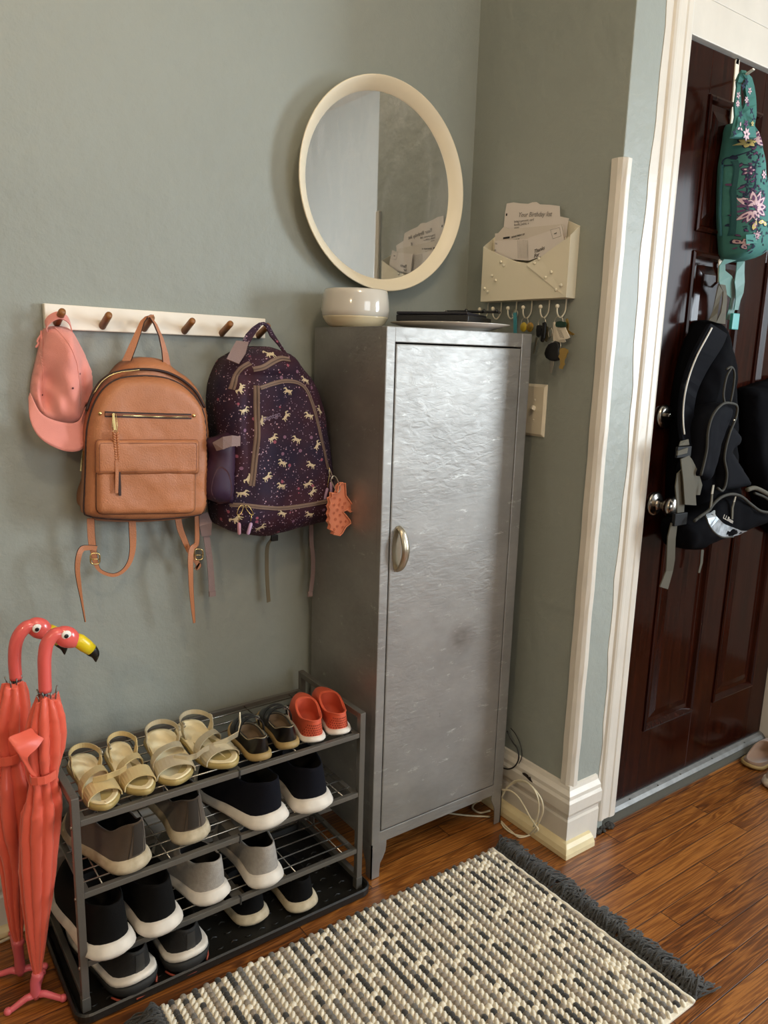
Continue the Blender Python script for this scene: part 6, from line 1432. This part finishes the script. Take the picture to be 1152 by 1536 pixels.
# ================================================================ flamingo umbrellas
M['umb'] = mat('coral_umbrella_nylon', '#e0604a', rough=.38, spec=.4, bump=.2, bscale=60, sheen=.2); M['flam'] = mat('coral_pink_plastic', '#e2605a', rough=.25, coat=.4); M['umb_pole'] = mat('black_shaft', '#0c0c0c', rough=.35)
M['beak'] = mat('yellow_plastic', '#e0c520', rough=.3); M['eye'] = mat('white_plastic', '#eeeae2', rough=.2); M['foot'] = mat('pink_plastic', '#d9636a', rough=.3); M['rib'] = mat('rib_tip_metal', '#7d7a74', rough=.35, metal=.8)
def umbrella(label, y, stations, neck, head, beak, tip, band_v, hub, toes, shaft, flap=None, twist=2.0, seed=1, clip_back=None):
    random.seed(seed)
    a0 = at(*hub, 1, y); t = thing('folded_umbrella', label, 'umbrella', (a0.x, y, 0), 'flamingo umbrellas')
    st = sorted(stations, key=lambda q: -q[0]); Z = []
    for py, xl, xr in st:
        L_ = at(xl, py, 1, y); R_ = at(xr, py, 1, y); Z.append((L_.lerp(R_, .5), abs(R_.x-L_.x)/2))
    n = 96; rings = []; m = 64
    cs = [z[0] for z in Z]; rr = [z[1] for z in Z]
    for i in range(m+1):
        f = i/m*(len(Z)-1); k = min(len(Z)-2, int(f)); g = f-k; g2 = g*g*(3-2*g)
        c = cs[k].lerp(cs[k+1], g2); r = rr[k]+(rr[k+1]-rr[k])*g2; row = []
        pos = i/m
        for j in range(n):
            th = 2*math.pi*j/n; ph = 4*th+twist*pos*3+seed
            w = abs(math.sin(ph)); pl = .56+.44*w**.6
            if pos < .5: pl = .64+.36*w**.55
            pl += .07*noise3((math.cos(th), math.sin(th), pos*5+seed), 1.8)+.03*noise3((math.cos(th)*2, math.sin(th)*2, pos*14+seed), 2.3)
            row.append(Vector((c.x+math.cos(th)*r*1.08*pl, c.y+math.sin(th)*r*.85*pl, c.z+.006*math.sin(3*th+seed)*(pos > .8))))
        rings.append(row)
    B = MB(); B.loft(rings); cano = part('canopy', B, M['umb'], t)
    if flap:
        for fp in flap:
            B = MB(); rows = []
            for (a, b) in fp:
                A, C_ = at(a[0], a[1], 1, y+a[2]), at(b[0], b[1], 1, y+b[2]); Md = A.lerp(C_, .5)+Vector((-.004, -.006, .002)); rows.append(spline([A, Md, C_], 5))
            cols_ = list(zip(*rows)); sm = [spline(c, 4) for c in cols_]; g = [list(r) for r in zip(*sm)]
            back = [[p+Vector((0, .0022, 0)) for p in r] for r in g]
            B.loft(g, closed=False); B.loft(back, closed=False); part('loose_fold', B, M['umb'], cano)
    if band_v:
        (x0, y0, x1, y1, hh_) = band_v; A = at(x0, y0, 1, y-.030); C_ = at(x1, y1, 1, y-.034); h_ = hh_
        B = MB(); rw = []
        c = (A+C_)/2; hw_ = abs(C_.x-A.x)/2
        B.band([(c+Vector((-hw_+.002, .020, -h_/2)), c+Vector((-hw_+.002, .020, h_/2)))]+[(Vector((c.x+hw_*q, c.y+.012*(q*q)-.004, c.z-h_/2)), Vector((c.x+hw_*q, c.y+.012*(q*q)-.004, c.z+h_/2))) for q in (-.9, -.5, 0, .5, 1.)], .0022); part('closing_band', B, M['umb'], cano)
    # shaft, handle
    B = MB(); B.tube([at(*shaft[0], 1, y), at(*shaft[1], 1, y)], .0052, 12); part('shaft', B, M['umb_pole'], t)
    P = [at(px, py, 1, y) for px, py in neck]; ps = spline(P, 6)
    B = MB(); k = len(ps); B.tube(ps, [.0118+.0015*(i/k) for i in range(k)], 18)
    hc = at(*head[:2], 1, y); B2 = MB(); rx, rz_ = head[2], head[3]
    # head: egg narrowing towards the beak
    bm_ = bmesh.new(); bmesh.ops.create_uvsphere(bm_, u_segments=28, v_segments=18, radius=1)
    d = (at(*beak[1], 1, y)-hc).normalized(); u_ = Vector((-d.z, 0, d.x))
    for v in bm_.verts:
        x, yy, z = v.co; s = 1-.16*max(0, x); v.co = hc+d*x*rx+u_*z*rz_*s+Vector((0, yy*.0165*s, 0))
    B.bm(bm_, 0, True); bm_.free(); hd = part('handle', B, M['flam'], t)
    b0, b1, b2 = [at(*q, 1, y) for q in beak]
    B = MB(); r0 = .0140; B.tube([b0-d*.010, b0, b0.lerp(b1, .5), b1], [.0120, r0, .0138, .0118], 18, flat=.85, up=(0, 1, 0)); part('beak', B, M['beak'], hd)
    B = MB(); B.tube(spline([b1-d*.001, b1.lerp(b2, .45)+Vector((.003, 0, .001)), b2], 5), [.0120, .0118, .0114, .0108, .0100, .009, .0078, .006, .0044, .0028, .0010], 14, flat=.8, up=(0, 1, 0)); part('beak_tip', B, M['umb_pole'], hd)
    e = at(*head[4:6], 1, y-.0145); B = MB(); B.ball(e+Vector((0, .001, 0)), .0092, u=20, v=12, sc=(1, .35, 1)); ey_ = part('eye', B, M['eye'], hd)
    part('pupil', MB().ball(e+Vector((-.0010, -.0022, -.001)), .0042, u=14, v=8, sc=(1, .3, 1)), M['umb_pole'], ey_)
    # ribs at the rim
    top = rings[-1]
    for k in range(8):
        p = top[(k*12+3) % 96]; c = Z[-1][0]; q = p.lerp(c, .25); B = MB(); B.tube([q+Vector((0, 0, -.012)), q+Vector((0, 0, .004)), q+Vector(((q.x-c.x)*.2, (q.y-c.y)*.2, .014))], [.0014, .0012, .0016], 6); part('rib_tip', B, M['rib'], cano)
    # foot: hub and three toes
    hb_ = at(*hub, 1, y); B = MB(); B.tube([cs[0]+Vector((0, 0, .008)), cs[0], hb_+Vector((0, 0, .014)), Vector((hb_.x, hb_.y, .024)), Vector((hb_.x, hb_.y, .012))], [.0105, .0120, .0095, .0105, .006], 14)
    ft = part('ferrule', B, M['foot'], t)
    for e in toes:
        e = Vector(e); B = MB(); s0 = Vector((hb_.x, hb_.y, .022)); B.tube([s0, s0.lerp(e, .35)+Vector((0, 0, .004)), s0.lerp(e, .85)+Vector((0, 0, -.001)), e], [.008, .0068, .0060, .0062], 12); B.ball(e, .0080, u=12, v=8); part('toe', B, M['foot'], ft)
def fl(px, py): p = at(px, py, 2, .0085); return p
U1 = 1.478
umbrella('coral flamingo-head umbrella in front, its yellow beak pointing over the shoe rack', U1,
    [(1463, 51, 62), (1440, 46, 65), (1400, 39, 71), (1350, 33, 78), (1300, 29, 84), (1255, 29, 89), (1215, 32, 94), (1200, 38, 92), (1172, 44, 86), (1155, 40, 89), (1130, 36, 95), (1100, 37, 98), (1075, 43, 96), (1055, 50, 91), (1046, 54, 88)],
    [(68, 1037), (67, 1010), (67, 985), (71, 965), (82, 952), (95, 951)], (101, 956, .0285, .0205, 100, 953), [(118, 961), (137, 975), (144, 993)], None, (46, 1166, 86, 1172, .016), (53, 1480), [fl(95, 1497), fl(12, 1517), (.262, 1.545, .0085)], ((67, 1062), (67, 1034)),
    flap=[[((48, 1092, -.012), (66, 1108, -.034)), ((32, 1099, -.028), (56, 1122, -.044)), ((13, 1108, -.036), (42, 1136, -.050)), ((22, 1122, -.040), (46, 1150, -.046)), ((38, 1150, -.038), (56, 1166, -.040))]], seed=1)
U2 = 1.560
umbrella('coral flamingo-head umbrella behind and left of the first, cut by the picture edge', U2,
    [(1414, 22, 34), (1390, 14, 36), (1350, 7, 38), (1300, 1, 44), (1275, -4, 48), (1250, -14, 52), (1215, -20, 54), (1170, -22, 52), (1142, -10, 40), (1120, -14, 42), (1085, -18, 45), (1060, -10, 45), (1035, 0, 41), (1025, 4, 38)],
    [(24, 1018), (22, 995), (23, 970), (29, 952), (41, 940), (55, 940)], (60, 943, .0285, .0205, 56, 943), [(78, 948), (90, 962), (97, 982)], None, (-4, 1138, 38, 1142, .018), (28, 1425), [fl(-8, 1462), (.27, 1.50+.06, .0085), fl(18, 1400)], ((23, 1042), (23, 1014)), seed=4, twist=1.4)
